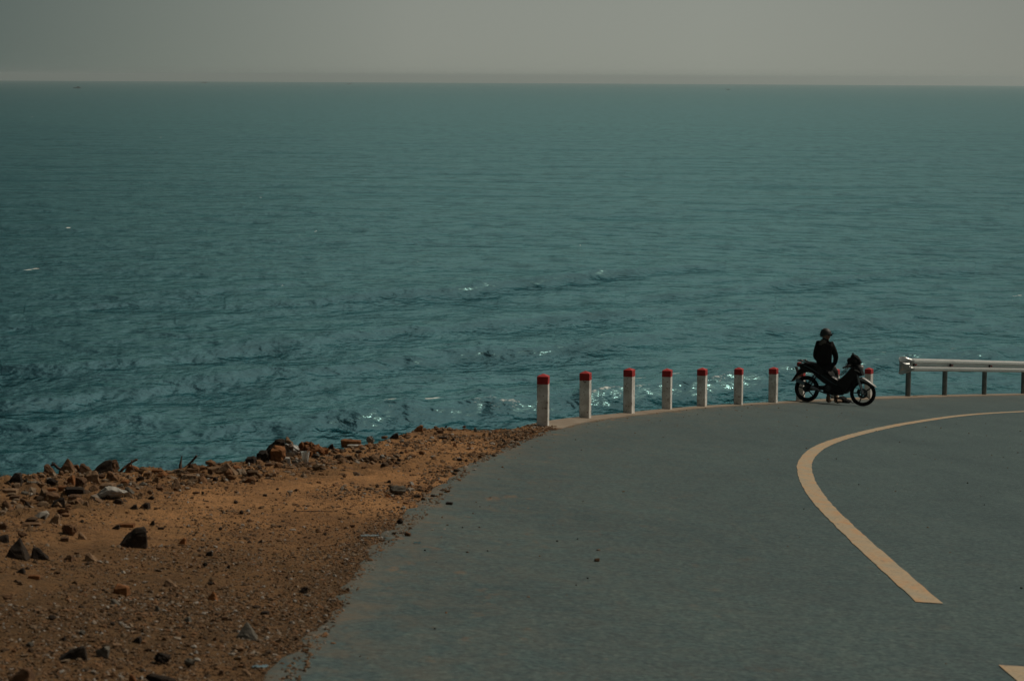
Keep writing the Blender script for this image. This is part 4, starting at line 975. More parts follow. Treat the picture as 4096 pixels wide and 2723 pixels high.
def post_meshes(w, h, band, cap, seed):
    r = random.Random(seed); hw = w / 2
    def chip(bm):
        es = [e for e in bm.edges if abs((e.verts[0].co - e.verts[1].co).z) > .02 or e.verts[0].co.z > h * .9]
        bmesh.ops.bevel(bm, geom=bm.edges[:], offset=.006, segments=2, affect='EDGES')
    def shaft(bm):
        box_bm(bm, (0, 0, (h - cap - band) / 2 - .05), (w, w, h - cap - band + .1))
        bmesh.ops.bevel(bm, geom=[e for e in bm.edges if abs(e.verts[0].co.z - e.verts[1].co.z) > .1], offset=.005, segments=2, affect='EDGES')
        bmesh.ops.bisect_plane  # keep simple
        for _ in range(4):
            bmesh.ops.subdivide_edges(bm, edges=[e for e in bm.edges if e.calc_length() > .06], cuts=1, use_grid_fill=True)
        for v in bm.verts: v.co += Vector((mnoise.noise(v.co * 14 + Vector((seed, 0, 0))), mnoise.noise(v.co * 14 + Vector((0, seed, 0))), 0)) * .0022
    def top(bm):
        z0 = h - cap - band; z1 = h - cap; q = hw + .0015
        lo_ = [bm.verts.new((x * q, y * q, z0)) for x, y in ((-1, -1), (1, -1), (1, 1), (-1, 1))]
        hi_ = [bm.verts.new((x * q, y * q, z1)) for x, y in ((-1, -1), (1, -1), (1, 1), (-1, 1))]
        ap = bm.verts.new((r.uniform(-.008, .008), r.uniform(-.008, .008), h))
        bm.faces.new(lo_[::-1])
        for k in range(4):
            bm.faces.new((lo_[k], lo_[(k + 1) % 4], hi_[(k + 1) % 4], hi_[k])); bm.faces.new((hi_[k], hi_[(k + 1) % 4], ap))
        bmesh.ops.bevel(bm, geom=bm.edges[:], offset=.0025, segments=1, affect='EDGES')
        bmesh.ops.subdivide_edges(bm, edges=[e for e in bm.edges if e.calc_length() > .04], cuts=2, use_grid_fill=True)
        for v in bm.verts: v.co += Vector((mnoise.noise(v.co * 25 + Vector((seed, 5, 0))), mnoise.noise(v.co * 25 + Vector((5, seed, 0))), mnoise.noise(v.co * 20))) * .0028
    return shaft, top
for k, (px_, py_, hh, ww, rel, lab) in enumerate(POSTS):
    p = U(px_, py_); s = scale_at(p); phi = math.atan2(p.x, p.y); relr = math.radians(rel)
    w = ww / s / (math.cos(relr) + math.sin(relr)); h = hh / s + .01
    o = empty('guide_post', (p.x, p.y + .05, hground(p.x, p.y + .05) + .012), -(relr + phi))
    f1, f2 = post_meshes(w, h, .105, .036, 40 + k)
    part('shaft', f1, MAT_WHITE, o, True, ang=30); part('cap', f2, MAT_RED, o, False)
    tag(o, lab, 'guide post', 'red topped guide posts along the kerb')

# ================================================================== guardrail
def galv():
    m, nt, b = new_mat('galvanised_steel')
    tc = N(nt, 'ShaderNodeTexCoord').outputs['Object']
    f = noise_n(nt, mapping(nt, tc, (2, 2, 14)), 5, 5, .6); g_ = noise_n(nt, tc, 18, 4, .6)
    nt.links.new(ramp(nt, f, [(.3, (.66, .66, .64)), (.7, (.84, .84, .82))]), b.inputs['Base Color'])
    nt.links.new(ramp(nt, g_, [(.3, (.38, .38, .38)), (.7, (.55, .55, .55))]), b.inputs['Roughness'])
    b.inputs['Metallic'].default_value = 0.6; bump(nt, b, g_, .08, .004); return m
MAT_GALV = galv()
MAT_PIPE = simple('painted_steel_pipe', (.15, .17, .165), .45, .5, var=.3, scale=6)
MAT_BLACKRUB = simple('black_rubber', (.012, .012, .012), .7, var=.3)
MAT_REFL = simple('red_reflector', (.22, .012, .008), .35)
GP = [U(3626, 1587.5), U(3777, 1583), U(3937, 1580), U(4092, 1576.5)]
gp2 = curve([(q.x, q.y) for q in far_extend(GP, step=2.05, n=6, turn=2.0)], 400, .4)
Lg = np.concatenate([[0], np.cumsum(np.linalg.norm(np.diff(gp2, axis=0), axis=1))])
def gpos(t):
    x = float(np.interp(t, Lg, gp2[:, 0])); y = float(np.interp(t, Lg, gp2[:, 1])); return Vector((x, y, hground(x, y)))
def gdir(t): d = gpos(t + .1) - gpos(t - .1); d.z = 0; return d.normalized()
tpost = []
for q in GP:
    j = int(((gp2 - np.array([q.x, q.y])) ** 2).sum(1).argmin()); tpost.append(float(Lg[j]))
stepg = (tpost[-1] - tpost[0]) / 3
tpost[0] = 0.12
while tpost[-1] + stepg < Lg[-1] - .3: tpost.append(tpost[-1] + stepg)
gr = empty('guardrail', gpos(0)); inv = Vector(gr.location)
WP = [(.155, .0), (.148, .012), (.132, .072), (.118, .088), (.072, .094), (.056, .086), (.036, .018), (.022, .006), (-.022, .006), (-.036, .018), (-.056, .086), (-.072, .094), (-.118, .088), (-.132, .072), (-.148, .012), (-.155, .0)]
BZ = .785
def frame_at(t):
    d = gdir(max(t, .15)); road = Vector((d.y, -d.x, 0))       # towards the road
    return gpos(max(t, 0)) + d * min(t, 0) - inv, d, road
def beam(t0, t1, lift):
    def f(bm):
        rings = []
        for t in np.linspace(t0, t1, 8):
            c_, d, rd = frame_at(t)
            rings.append([bm.verts.new(c_ + Vector((0, 0, BZ + v)) + rd * (u + .078 + lift)) for v, u in WP])
        for a, b_ in zip(rings, rings[1:]):
            for k in range(len(WP) - 1): bm.faces.new((a[k], a[k + 1], b_[k + 1], b_[k]))
        bmesh.ops.solidify(bm, geom=bm.faces[:], thickness=.004)
    return f
for i in range(len(tpost) - 1):
    part('beam', beam(tpost[i] - (.02 if i else .10) + .0, tpost[i + 1] + .14, .0045 * ((i % 2))), MAT_GALV, gr, True, ang=25)
for i, t in enumerate(tpost):
    c_, d, rd = frame_at(t)
    hgt = .66 if i else .66
    part('post', lambda bm: (cyl_bm(bm, c_ + Vector((0, 0, -.15)), c_ + Vector((0, 0, .90)), .064, 20)), MAT_PIPE, gr, True)
    part('blockout', lambda bm: box_bm(bm, c_ + rd * .095 + Vector((0, 0, BZ)), (.09, .08, .2), Matrix.Rotation(math.atan2(d.y, d.x), 3, 'Z')) if False else
         tube_bm(bm, [c_ + rd * .06 + Vector((0, 0, BZ)), c_ + rd * .078 + Vector((0, 0, BZ))], .05, 8), MAT_PIPE, gr, True)
    part('bolt', lambda bm: (cyl_bm(bm, c_ + rd * .085 + d * .10 + Vector((0, 0, BZ)), c_ + rd * .118 + d * .10 + Vector((0, 0, BZ)), .036, 10)), MAT_BLACKRUB, gr, True)
    part('reflector', lambda bm: box_bm(bm, c_ + rd * .135 + d * .17 + Vector((0, 0, BZ - .012)), (.085, .03, .036), Matrix.Rotation(math.atan2(d.y, d.x), 3, 'Z')), MAT_REFL, gr, False)
def wing(bm):
    c0, d0, rd0 = frame_at(tpost[0] - .10); rings = []; d1 = Vector((.92, .39, 0)); r1_ = Vector((.39, -.92, 0))
    n = 22
    for k in range(n):
        t = k / (n - 1)
        if t < .45: along = -t / .45 * .33; back = 0; ang_ = 0
        else:
            ang_ = (t - .45) / .55 * math.radians(200); along = -.33 - .21 * math.sin(ang_); back = .105 * (1 - math.cos(ang_))
        fold = max(0, 1 - t / .42) ** 1.3; grow = 1 + .38 * sstep(0, .45, np.array([t]))[0]
        if t > .45: grow = 1.40 * (1 - .66 * math.sin((t - .45) / .55 * math.pi * .55) ** 2)
        base_u = .058; sw = min(1, t / .25); dd = d0.lerp(d1, sw).normalized(); rr0 = rd0.lerp(r1_, sw).normalized()
        ring = []
        for v, u in WP:
            uu = base_u * (1 - fold) + u * fold
            edge_ = (abs(v) / .155) ** 4 * .03 * (1 - fold)
            ring.append(bm.verts.new(c0 + dd * (along * .8 + .015) + rd0 * (.084) + rr0 * (uu + back - edge_) + Vector((0, 0, BZ + v * grow))))
        rings.append(ring)
    for a, b_ in zip(rings, rings[1:]):
        for k in range(len(WP) - 1): bm.faces.new((a[k], a[k + 1], b_[k + 1], b_[k]))
    bmesh.ops.solidify(bm, geom=bm.faces[:], thickness=.004)
part('end_wing', wing, simple('bright_galvanised_steel', (.55, .56, .55), .28, .9, var=.2, scale=4), gr, True, ang=60)
tag(gr, 'galvanised steel guardrail on round posts with a flared rounded end', 'guardrail')

# ================================================================== motorcycle
MB_BLACK = simple('black_bodywork', (.0035, .0042, .0044), .38, var=.2, scale=3, spec=.16)
MB_MATT = simple('matt_black_metal', (.004, .005, .005), .6, var=.3, scale=12, spec=.15)
MB_TYRE = simple('tyre_rubber', (.005, .005, .005), .85, var=.3, scale=40, bmp=.3, spec=.12)
MB_SEAT = simple('seat_vinyl', (.004, .004, .0045), .6, var=.2, scale=10, spec=.12)
MB_ALU = simple('dull_aluminium', (.22, .25, .26), .42, .85, var=.3, scale=12)
MB_ALUD = simple('dark_cast_metal', (.035, .042, .046), .5, .6, var=.4, scale=14)
MB_GREY = simple('faded_silver_plastic', (.20, .20, .185), .4, var=.15, scale=5)
MB_RED = simple('tail_lamp_lens', (.25, .02, .015), .25)
MB_STRIPE = simple('blue_grey_stripe', (.055, .085, .095), .35, var=.2)
fw_px, yaw = (3447, 1626.0), math.radians(29)
pf = U(*fw_px); fx = Vector((math.cos(yaw), -math.sin(yaw), 0))
WB = 1.21; mid = Vector((pf.x, pf.y, 0)) - fx * (WB / 2)
zr = hground(*(mid - fx * WB / 2)[:2]) + .006; zf = hground(pf.x, pf.y) + .006
bike = empty('motorcycle', (mid.x, mid.y, (zr + zf) / 2))
lean = math.radians(2.0)
# forward axis follows the ground between the wheels, small lean onto the side stand (away from the camera)
X_ = Vector((fx.x * WB, fx.y * WB, zf - zr)).normalized(); Z0 = Vector((0, 0, 1)); Y_ = Z0.cross(X_).normalized(); Z_ = X_.cross(Y_)
Rl = Matrix((X_, Y_, Z_)).transposed() @ Matrix.Rotation(-lean, 3, 'X')
bike.rotation_euler = Rl.to_euler()
RW = .272; FWR = .265; xr, xf = -WB / 2, WB / 2
steer = math.radians(14); hx = .40
ST = Matrix.Translation((hx, 0, 0)) @ Matrix.Rotation(steer, 4, 'Z') @ Matrix.Translation((-hx, 0, 0))
def wheel(cx_, R, tyre_r, front, mtx):
    w = part('wheel', lambda bm: torus_bm(bm, (cx_, 0, R), R - tyre_r, tyre_r, squash=.95), MB_TYRE, bike, True, mtx)
    def rim(bm):
        torus_bm(bm, (cx_, 0, R), R - tyre_r * 1.95, .011, squash=2.0, rs=8)
        cyl_bm(bm, (cx_, -.05, R), (cx_, .05, R), .035, 20)
        for k in range(5):
            a = math.radians(100 + 72 * k + (8 if front else 0)); d = Vector((math.cos(a), 0, math.sin(a)))
            tube_bm(bm, [Vector((cx_, 0, R)) + d * .03, Vector((cx_, 0, R)) + d * (R - tyre_r * 1.95)], [.015, .0105], 8)
    part('rim', rim, MB_MATT, w, True, mtx)
    if front:
        def disc(bm):
            n = 40; ri, ro = .055, .103
            for y in (-.066, -.062):
                pass
            ring = []
            for y in (-.068, -.063):
                ring.append([bm.verts.new((cx_ + ro * math.cos(6.2832 * k / n), y, R + ro * math.sin(6.2832 * k / n))) for k in range(n)])
                ring.append([bm.verts.new((cx_ + ri * math.cos(6.2832 * k / n), y, R + ri * math.sin(6.2832 * k / n))) for k in range(n)])
            for a, b_ in ((0, 1), (2, 3), (0, 2), (1, 3)):
                for k in range(n): bm.faces.new((ring[a][k], ring[a][(k + 1) % n], ring[b_][(k + 1) % n], ring[b_][k]))
            for k in range(5):
                an = 6.2832 * k / 5 + .3; tube_bm(bm, [(cx_ + .03 * math.cos(an), -.064, R + .03 * math.sin(an)), (cx_ + .06 * math.cos(an), -.065, R + .06 * math.sin(an))], .008, 6)
        part('brake_disc', disc, MB_ALUD, w, True, mtx)
    else:
        part('hub', lambda bm: cyl_bm(bm, (cx_, -.06, R), (cx_, .07, R), .068, 28), MB_ALUD, w, True, mtx)
    return w
wheel(xr, RW, .040, False, None); wheel(xf, FWR, .034, True, ST)
part('rear_fender', lambda bm: prof_bm(bm, [(-.95, .40), (-.91, .405), (-.80, .53), (-.66, .60), (-.56, .615), (-.44, .60), (-.44, .66), (-.60, .70), (-.73, .71), (-.78, .66), (-.86, .54)], -.065, .065), MB_BLACK, bike)
part('tail_cover', lambda bm: prof_bm(bm, [(-.78, .735), (-.76, .79), (-.66, .80), (-.50, .755), (-.30, .685), (-.08, .60), (.10, .515), (.14, .44), (.08, .375), (-.06, .36), (-.22, .42), (-.36, .51), (-.46, .60), (-.60, .665), (-.74, .69)], -.095, .095, .02, .03), MB_BLACK, bike)
part('stripe', lambda bm: [tube_bm(bm, [(-.66, y, .765), (-.52, y, .715), (-.36, y, .635), (-.20, y, .545), (-.04, y, .455), (.10, y, .40)], [.006, .009, .010, .010, .009, .004], 8) for y in (-.095, .095)], MB_STRIPE, bike)
part('seat', lambda bm: prof_bm(bm, [(-.66, .80), (-.64, .83), (-.56, .835), (-.42, .812), (-.32, .795), (-.20, .76), (-.11, .70), (-.05, .635), (-.03, .58), (-.12, .60), (-.28, .70), (-.50, .765)], -.125, .125, .03, .05), MB_SEAT, bike)
part('grab_rail', lambda bm: [tube_bm(bm, [(-.56, s_ * .11, .80), (-.70, s_ * .11, .845), (-.80, s_ * .08, .85), (-.82, 0, .85)], .011, 8) for s_ in (-1, 1)], MB_MATT, bike)
part('tail_lamp', lambda bm: prof_bm(bm, [(-.835, .74), (-.80, .715), (-.765, .73), (-.76, .80), (-.80, .815), (-.83, .80)], -.06, .06), MB_RED, bike)
part('indicator', lambda bm: [ell_bm(bm, (-.70, s_ * .10, .845), (.035, .022, .025), 2) for s_ in (-1, 1)], MB_GREY, bike)
part('number_plate', lambda bm: box_bm(bm, (-.845, 0, .665), (.012, .13, .10), Matrix.Rotation(math.radians(-25), 3, 'Y')), MB_MATT, bike, False)
part('engine', lambda bm: (prof_bm(bm, [(-.22, .24), (-.24, .36), (-.12, .42), (.06, .42), (.20, .40), (.30, .35), (.29, .27), (.18, .21), (-.10, .20)], -.10, .10, .02, .03), cyl_bm(bm, (.10, 0, .33), (.33, 0, .37), .062, 16)), MB_MATT, bike)
part('clutch_cover', lambda bm: (cyl_bm(bm, (-.095, -.10, .325), (-.095, -.128, .325), .066, 26, .054), ell_bm(bm, (-.095, -.125, .325), (.045, .012, .045), 2)), MB_ALUD, bike)
part('muffler', lambda bm: tube_bm(bm, [(-.80, -.125, .455), (-.785, -.125, .45), (-.55, -.125, .362), (-.36, -.12, .29), (-.28, -.115, .26)], [.028, .041, .041, .036, .020], 18), MB_ALU, bike)
part('heat_shield', lambda bm: tube_bm(bm, [(-.60, -.130, .385), (-.46, -.128, .331)], [.044, .044], 18), MB_MATT, bike)
part('exhaust_pipe', lambda bm: tube_bm(bm, [(-.29, -.115, .262), (-.18, -.105, .225), (.02, -.09, .20), (.20, -.06, .215), (.28, -.03, .28), (.27, 0, .34)], .016, 10), MB_ALUD, bike)
part('swingarm', lambda bm: [tube_bm(bm, [(-.17, s_ * .075, .30), (xr, s_ * .08, RW)], [.022, .018], 8) for s_ in (-1, 1)], MB_MATT, bike)
part('chain_case', lambda bm: prof_bm(bm, [(xr - .06, RW + .02), (xr - .03, RW + .06), (-.20, .36), (-.16, .31), (-.20, .27), (xr, RW - .05)], .085, .10, .004, .004), MB_MATT, bike)
for s_ in (-1, 1):
    def shock(bm, s_=s_):
        a = Vector((-.40, s_ * .105, .60)); b_ = Vector((xr + .02, s_ * .10, RW + .05)); cyl_bm(bm, a, b_, .011, 10)
        P = [a.lerp(b_, .12 + .70 * k / 80) + Vector((0, math.sin(k * .95), 0)) * .026 + (b_ - a).normalized().cross(Vector((0, 1, 0))) * math.cos(k * .95) * .026 for k in range(81)]
        tube_bm(bm, P, .0045, 5)
    part('shock_absorber', shock, MB_MATT, bike)
part('foot_peg', lambda bm: (tube_bm(bm, [(-.02, -.18, .235), (-.02, .18, .235)], .013, 8), tube_bm(bm, [(-.32, -.17, .27), (-.32, .17, .27)], .010, 8), tube_bm(bm, [(.02, -.14, .24), (.10, -.13, .215), (.17, -.12, .22)], .008, 6)), MB_MATT, bike)
part('side_stand', lambda bm: tube_bm(bm, [(-.07, .09, .24), (-.03, .17, .10), (.0, .22, .0)], [.012, .011, .015], 8), MB_MATT, bike)
part('centre_stand', lambda bm: (tube_bm(bm, [(-.12, -.09, .22), (-.02, -.10, .15), (.15, -.10, .13), (.17, -.10, .16)], .011, 8),), MB_MATT, bike)
part('leg_shield', lambda bm: prof_bm(bm, [(.10, .52), (.16, .555), (.25, .64), (.33, .745), (.40, .82), (.47, .80), (.50, .70), (.50, .60), (.44, .50), (.38, .40), (.33, .30), (.27, .235), (.22, .25), (.16, .36), (.06, .42)], -.13, .13, .03, .05), MB_BLACK, bike)
part('wire_rack', lambda bm: ([tube_bm(bm, [(.02, y, .585), (.12, y, .60), (.19, y, .675), (.27, y, .775), (.31, y, .775)], .0055, 6) for y in (-.10, .0, .10)], [tube_bm(bm, [(x_, -.10, z_), (x_, .10, z_)], .005, 6) for x_, z_ in ((.04, .588), (.12, .60), (.165, .645), (.21, .70), (.25, .75), (.27, .775))]), MB_MATT, bike)
part('front_fender', lambda bm: prof_bm(bm, [(.50, .56), (.56, .60), (.64, .575), (.74, .515), (.84, .445), (.875, .405), (.86, .395), (.80, .42), (.70, .475), (.60, .515), (.52, .52)], -.058, .058, .015, .02), MB_GREY, bike, True, ST)
part('fender_skirt', lambda bm: prof_bm(bm, [(.44, .56), (.50, .565), (.58, .52), (.60, .46), (.55, .44), (.50, .46), (.40, .38), (.36, .30), (.345, .31), (.38, .42)], -.062, .062, .01, .01), MB_BLACK, bike, True, ST)
for s_ in (-1, 1):
    f_ = part('fork', lambda bm, s_=s_: (tube_bm(bm, [(.42, s_ * .072, .82), (.515, s_ * .072, .53)], .017, 12), tube_bm(bm, [(.513, s_ * .072, .535), (.60, s_ * .072, .285), (xf, s_ * .072, FWR - .01)], [.024, .022, .026], 14)), MB_ALU, bike, True, ST)
part('brake_caliper', lambda bm: box_bm(bm, (xf - .085, -.075, FWR + .05), (.05, .04, .075), Matrix.Rotation(math.radians(25), 3, 'Y'), .008), MB_MATT, bike, True, ST)
part('front_cowl', lambda bm: prof_bm(bm, [(.40, .80), (.44, .86), (.50, .865), (.55, .80), (.60, .70), (.625, .645), (.60, .63), (.54, .61), (.48, .62), (.42, .70)], -.10, .10, .035, .05), MB_BLACK, bike, True, ST)
part('headlight', lambda bm: ell_bm(bm, (.545, 0, .775), (.055, .085, .07), 3, Matrix.Rotation(math.radians(30), 3, 'Y')), MB_GREY, bike, True, ST)
part('side_trim', lambda bm: [tube_bm(bm, [(.36, y, .735), (.44, y, .745), (.52, y, .735), (.58, y, .70)], [.004, .007, .007, .003], 6) for y in (-.118, .118)], MB_GREY, bike)
part('handlebar', lambda bm: tube_bm(bm, [(.24, -.33, .80), (.30, -.26, .83), (.37, -.14, .85), (.39, 0, .84), (.37, .14, .85), (.30, .26, .83), (.24, .33, .80)], .012, 8), MB_MATT, bike, True, ST)
for s_ in (-1, 1):
    part('grip', lambda bm, s_=s_: cyl_bm(bm, (.30, s_ * .255, .828), (.225, s_ * .355, .793), .019, 12), MB_TYRE, bike, True, ST)
    part('brake_lever', lambda bm, s_=s_: tube_bm(bm, [(.36, s_ * .23, .83), (.31, s_ * .33, .80), (.285, s_ * .37, .775)], .006, 6), MB_MATT, bike, True, ST)
tag(bike, 'dark step-through motorcycle parked on its stand at the kerb beside the guide posts', 'motorcycle')

# ================================================================== bags
MAT_BAG = simple('black_nylon', (.005, .0055, .0055), .8, var=.4, scale=14, bmp=.4, spec=.12)
MAT_STRAP = simple('black_webbing', (.013, .013, .013), .8)
YB = pf.y + .12
def zp(zx, zy, Y): return at_depth(3100 + zx / 3.484, 1250 + zy / 3.484, Y)
c0 = zp(1105, 672, YB); s0 = scale_at(c0)
bag = empty('backpack', c0)
def W_(zx, zy, dy=0): q = zp(zx, zy, YB + dy) - c0; return q
def bagf(bm):
    sil = [(1004, 745), (1012, 700), (1004, 672), (1024, 640), (1062, 622), (1066, 598), (1092, 578), (1124, 584), (1150, 604), (1184, 640), (1204, 684), (1198, 706), (1174, 722), (1150, 752), (1100, 770), (1040, 764)]
    prof_bm(bm, [(W_(*q).x, W_(*q).z) for q in sil][::-1], -.10, .10, .035, .05)
    bmesh.ops.triangulate(bm, faces=bm.faces); bmesh.ops.subdivide_edges(bm, edges=bm.edges[:], cuts=2)
    for v in bm.verts: v.co += Vector((mnoise.noise(v.co * 14), mnoise.noise(v.co * 14 + Vector((5, 0, 0))), mnoise.noise(v.co * 14 + Vector((0, 5, 0))))) * .012
part('bag_body', bagf, MAT_BAG, bag)
part('handle', lambda bm: tube_bm(bm, [W_(1072, 605), W_(1078, 572), W_(1086, 560), W_(1094, 572), W_(1100, 600)], .010, 8), MAT_STRAP, bag)
part('pocket', lambda bm: ell_bm(bm, W_(1095, 690, -.10), (.075, .035, .06), 3, None, .2, 2), MAT_BAG, bag)
part('strap', lambda bm: tube_bm(bm, [W_(1190, 700), W_(1193, 740), W_(1186, 765), W_(1200, 785)], .008, 6), MAT_STRAP, bag)
part('strap', lambda bm: tube_bm(bm, [W_(1100, 600, -.06), W_(1140, 610, -.06), W_(1175, 650, -.08), W_(1190, 700, -.04)], .011, 6), MAT_STRAP, bag)
part('strap', lambda bm: tube_bm(bm, [W_(1010, 700, -.04), W_(985, 720, -.04), W_(1000, 755, -.04), W_(1035, 760, -.04)], .009, 6), MAT_STRAP, bag)
tag(bag, 'black backpack hung over the motorcycle handlebars', 'backpack')
pg = U(3100 + 950 / 3.484, 1250 + 1262 / 3.484); pg.y += .05; pg.z = hground(pg.x, pg.y)
bag2 = empty('backpack', pg)
part('bag_body', lambda bm: (ell_bm(bm, (-.02, .02, .065), (.115, .10, .078), 4, None, .22, 11), ell_bm(bm, (.08, .0, .04), (.10, .08, .046), 3, None, .2, 12)), MAT_BAG, bag2)
part('strap', lambda bm: tube_bm(bm, [(-.03, -.07, .12), (.06, -.09, .085), (.13, -.08, .04), (.20, -.06, .012)], .008, 6), MAT_STRAP, bag2)
part('strap', lambda bm: tube_bm(bm, [(.15, .02, .03), (.21, .0, .012), (.25, -.03, .01)], .009, 6), MAT_STRAP, bag2)
tag(bag2, 'black backpack lying on the kerb strip behind the motorcycle', 'backpack')

# ================================================================== person
SKIN = simple('skin', (.20, .10, .062), .55, var=.15, scale=20)
JACKET = simple('dark_jacket', (.008, .0065, .006), .9, var=.35, scale=9, bmp=.4, spec=.1)
TROUSERS = simple('dark_trousers', (.009, .011, .011), .75, var=.3, scale=9, bmp=.3, spec=.2)
BOOT = simple('tan_boots', (.15, .085, .045), .75, var=.4, scale=18)
HELM = simple('grey_helmet', (.013, .012, .010), .6, var=.6, scale=25)
seatw = Vector((bike.location.x, bike.location.y, 0)) + fx * (-.20)
YP = seatw.y
per = empty('person', (seatw.x, YP, hground(seatw.x, YP)))
def Q(zx, zy, dy=0.0):
    q = zp(zx, zy, YP + dy); return q - Vector(per.location)
fd = Vector((.80, -.60, 0)).normalized()                # where the face looks
hc_ = Q(712, 308)                                       # centre of the head
def head(bm):
    ell_bm(bm, (0, 0, 0), (.084, .098, .115), 4)
    for v in bm.verts:
        # local: x side, y front; narrow the jaw, flatten the face
        if v.co.z < 0: v.co.x *= 1 + v.co.z * 2.6; v.co.y *= 1 + v.co.z * .9
        if v.co.y > .05: v.co.y = .05 + (v.co.y - .05) * .8
    ell_bm(bm, (0, .090, -.012), (.012, .018, .022), 2); ell_bm(bm, (0, .082, -.052), (.022, .010, .008), 2)
    for s_ in (-1, 1):
        ell_bm(bm, (s_ * .078, -.005, -.012), (.010, .020, .030), 2); ell_bm(bm, (s_ * .028, .078, .008), (.013, .009, .008), 2)
hr = Matrix.Rotation(math.atan2(-fd.x, fd.y), 4, 'Z')
HM = Matrix.Translation(hc_ + Vector((0, 0, -.008))) @ hr
def chain(*pts): return list(pts)
sh_l, sh_r = Q(588, 440), Q(798, 448)
el_l, el_r = Q(562, 612, .05), Q(852, 612, -.02)
ha_l, ha_r = Q(640, 700, .30), Q(826, 745, .14)
wr_l = el_l.lerp(ha_l, .88); wr_r = el_r.lerp(ha_r, .85)
pel = Q(680, 742, .03); wai = Q(682, 640, .02); che = Q(690, 500, .0); nck = Q(700, 400, .0); nk2 = Q(706, 362, .0)
kn_l, kn_r = Q(742, 880, .40), Q(832, 815, .36)
an_l, an_r = Q(742, 1185, .36), Q(852, 1180, .40)
hip_l, hip_r = Q(640, 760, .05), Q(740, 765, .06)
body_ch = [[(pel, .085), (wai, .085), (che, .11), (nck, .055), (nk2, .05), (hc_ + Vector((0, 0, -.05)), .056)],
           [('at', 2), (sh_l, .055), (el_l, .040), (wr_l, .027), (ha_l, .028)],
           [('at', 2), (sh_r, .055), (el_r, .040), (wr_r, .027), (ha_r, .028)],
           [('at', 0), (hip_l, .06), (kn_l, .05), (an_l, .036)],
           [('at', 0), (hip_r, .06), (kn_r, .05), (an_r, .036)]]
bd = skin_mesh('body', body_ch, SKIN, per, 2)
# head, hands and fingers are grown into the same mesh
bm = bmesh.new(); bm.from_mesh(bd.data)
b2 = bmesh.new(); head(b2); bmesh.ops.transform(b2, matrix=HM, verts=b2.verts)
tmp = bpy.data.meshes.new('t'); b2.to_mesh(tmp); b2.free(); bm.from_mesh(tmp)
for ha, wr_, sd_ in ((ha_l, wr_l, -1), (ha_r, wr_r, 1)):
    d = (ha - wr_).normalized(); d = (d + Vector((0, .5, -.5))).normalized(); side = d.cross(Vector((0, 0, 1))).normalized(); dn = side.cross(d).normalized() * -1
    for k, (o2, l) in enumerate(((-1.5, .062), (-.5, .072), (.5, .068), (1.5, .054))):
        b0 = ha + side * (.018 * o2) + d * .02
        tube_bm(bm, [b0, b0 + d * l * .45 + dn * .006, b0 + d * l * .75 - Vector((0, 0, .018)), b0 + d * l * .9 - Vector((0, 0, .042))], [.0095, .009, .008, .006], 8)
    b0 = ha + side * (-.030 * sd_); tube_bm(bm, [b0, b0 + side * (-.022 * sd_) + d * .018, b0 + side * (-.026 * sd_) + d * .045], [.011, .010, .007], 8)
bm.to_mesh(bd.data); bm.free()
for p_ in bd.data.polygons: p_.use_smooth = True
skin_mesh('jacket', [[(pel + Vector((0, 0, -.02)), (.175, .15)), (wai, (.172, .135)), (Q(686, 560, .0), (.178, .135)), (Q(694, 480, .0), (.175, .13)), (Q(698, 425, .0), (.14, .105)), (Q(700, 385, .0), (.095, .08)), (Q(706, 352), .068)],
                     [('at', 3), (sh_l + Vector((.02, 0, .0)), .088), (el_l, .062), (wr_l, .042)],
                     [('at', 3), (sh_r + Vector((-.02, 0, .0)), .088), (el_r, .060), (wr_r, .042)]], JACKET, per, 2)
skin_mesh('trousers', [[(pel + Vector((0, 0, .01)), (.15, .13))], [('at', 0), (hip_l, .105), (kn_l, .075), (an_l + Vector((0, 0, .06)), .056)], [('at', 0), (hip_r, .108), (kn_r, .085), (an_r + Vector((0, 0, .06)), .056)]], TROUSERS, per, 2)
for an, td in ((an_l, Vector((.45, .9, 0))), (an_r, Vector((.8, .6, 0)))):
    t_ = td.normalized(); gzv = hground(per.location.x + an.x, per.location.y + an.y) - per.location.z + .012
    skin_mesh('boot', [[(an + Vector((0, 0, .05)), .052), (an + Vector((0, 0, -.02)), .050), (Vector((an.x, an.y, gzv + .04)) - t_ * .02, .046), (Vector((an.x, an.y, gzv + .035)) + t_ * .08, .042), (Vector((an.x, an.y, gzv + .028)) + t_ * .16, .034)]], BOOT, per, 2)
def helm(bm):
    ell_bm(bm, (0, -.008, .012), (.106, .124, .130), 4)
    bmesh.ops.bisect_plane(bm, geom=bm.verts[:] + bm.edges[:] + bm.faces[:], plane_co=(0, 0, -.012), plane_no=(0, .35, -1), clear_outer=True)
    bmesh.ops.solidify(bm, geom=bm.faces[:], thickness=.010)
hel = part('helmet', helm, HELM, per, True, HM)
def peak(bm):
    n = 9; rows_ = []
    for a in range(n):
        t = -1 + 2 * a / (n - 1)
        rows_.append([bm.verts.new((t * .075, .098 * math.cos(t * .8) + .0, .030)), bm.verts.new((t * .068, .098 * math.cos(t * .8) + .055 * math.cos(t * 1.2), .016))])
    for a, b_ in zip(rows_, rows_[1:]): bm.faces.new((a[0], b_[0], b_[1], a[1]))
    bmesh.ops.solidify(bm, geom=bm.faces[:], thickness=.006)
part('visor', peak, MB_MATT, hel, True, HM)
part('goggles', lambda bm: (ell_bm(bm, (-.030, .082, .010), (.030, .020, .020), 2), ell_bm(bm, (.030, .082, .010), (.030, .020, .020), 2), torus_bm(bm, (0, 0, 0), .09, .008)) if False else
     (ell_bm(bm, (-.030, .082, .010), (.030, .020, .019), 2), ell_bm(bm, (.030, .082, .010), (.030, .020, .019), 2)), MB_MATT, per, True, HM)
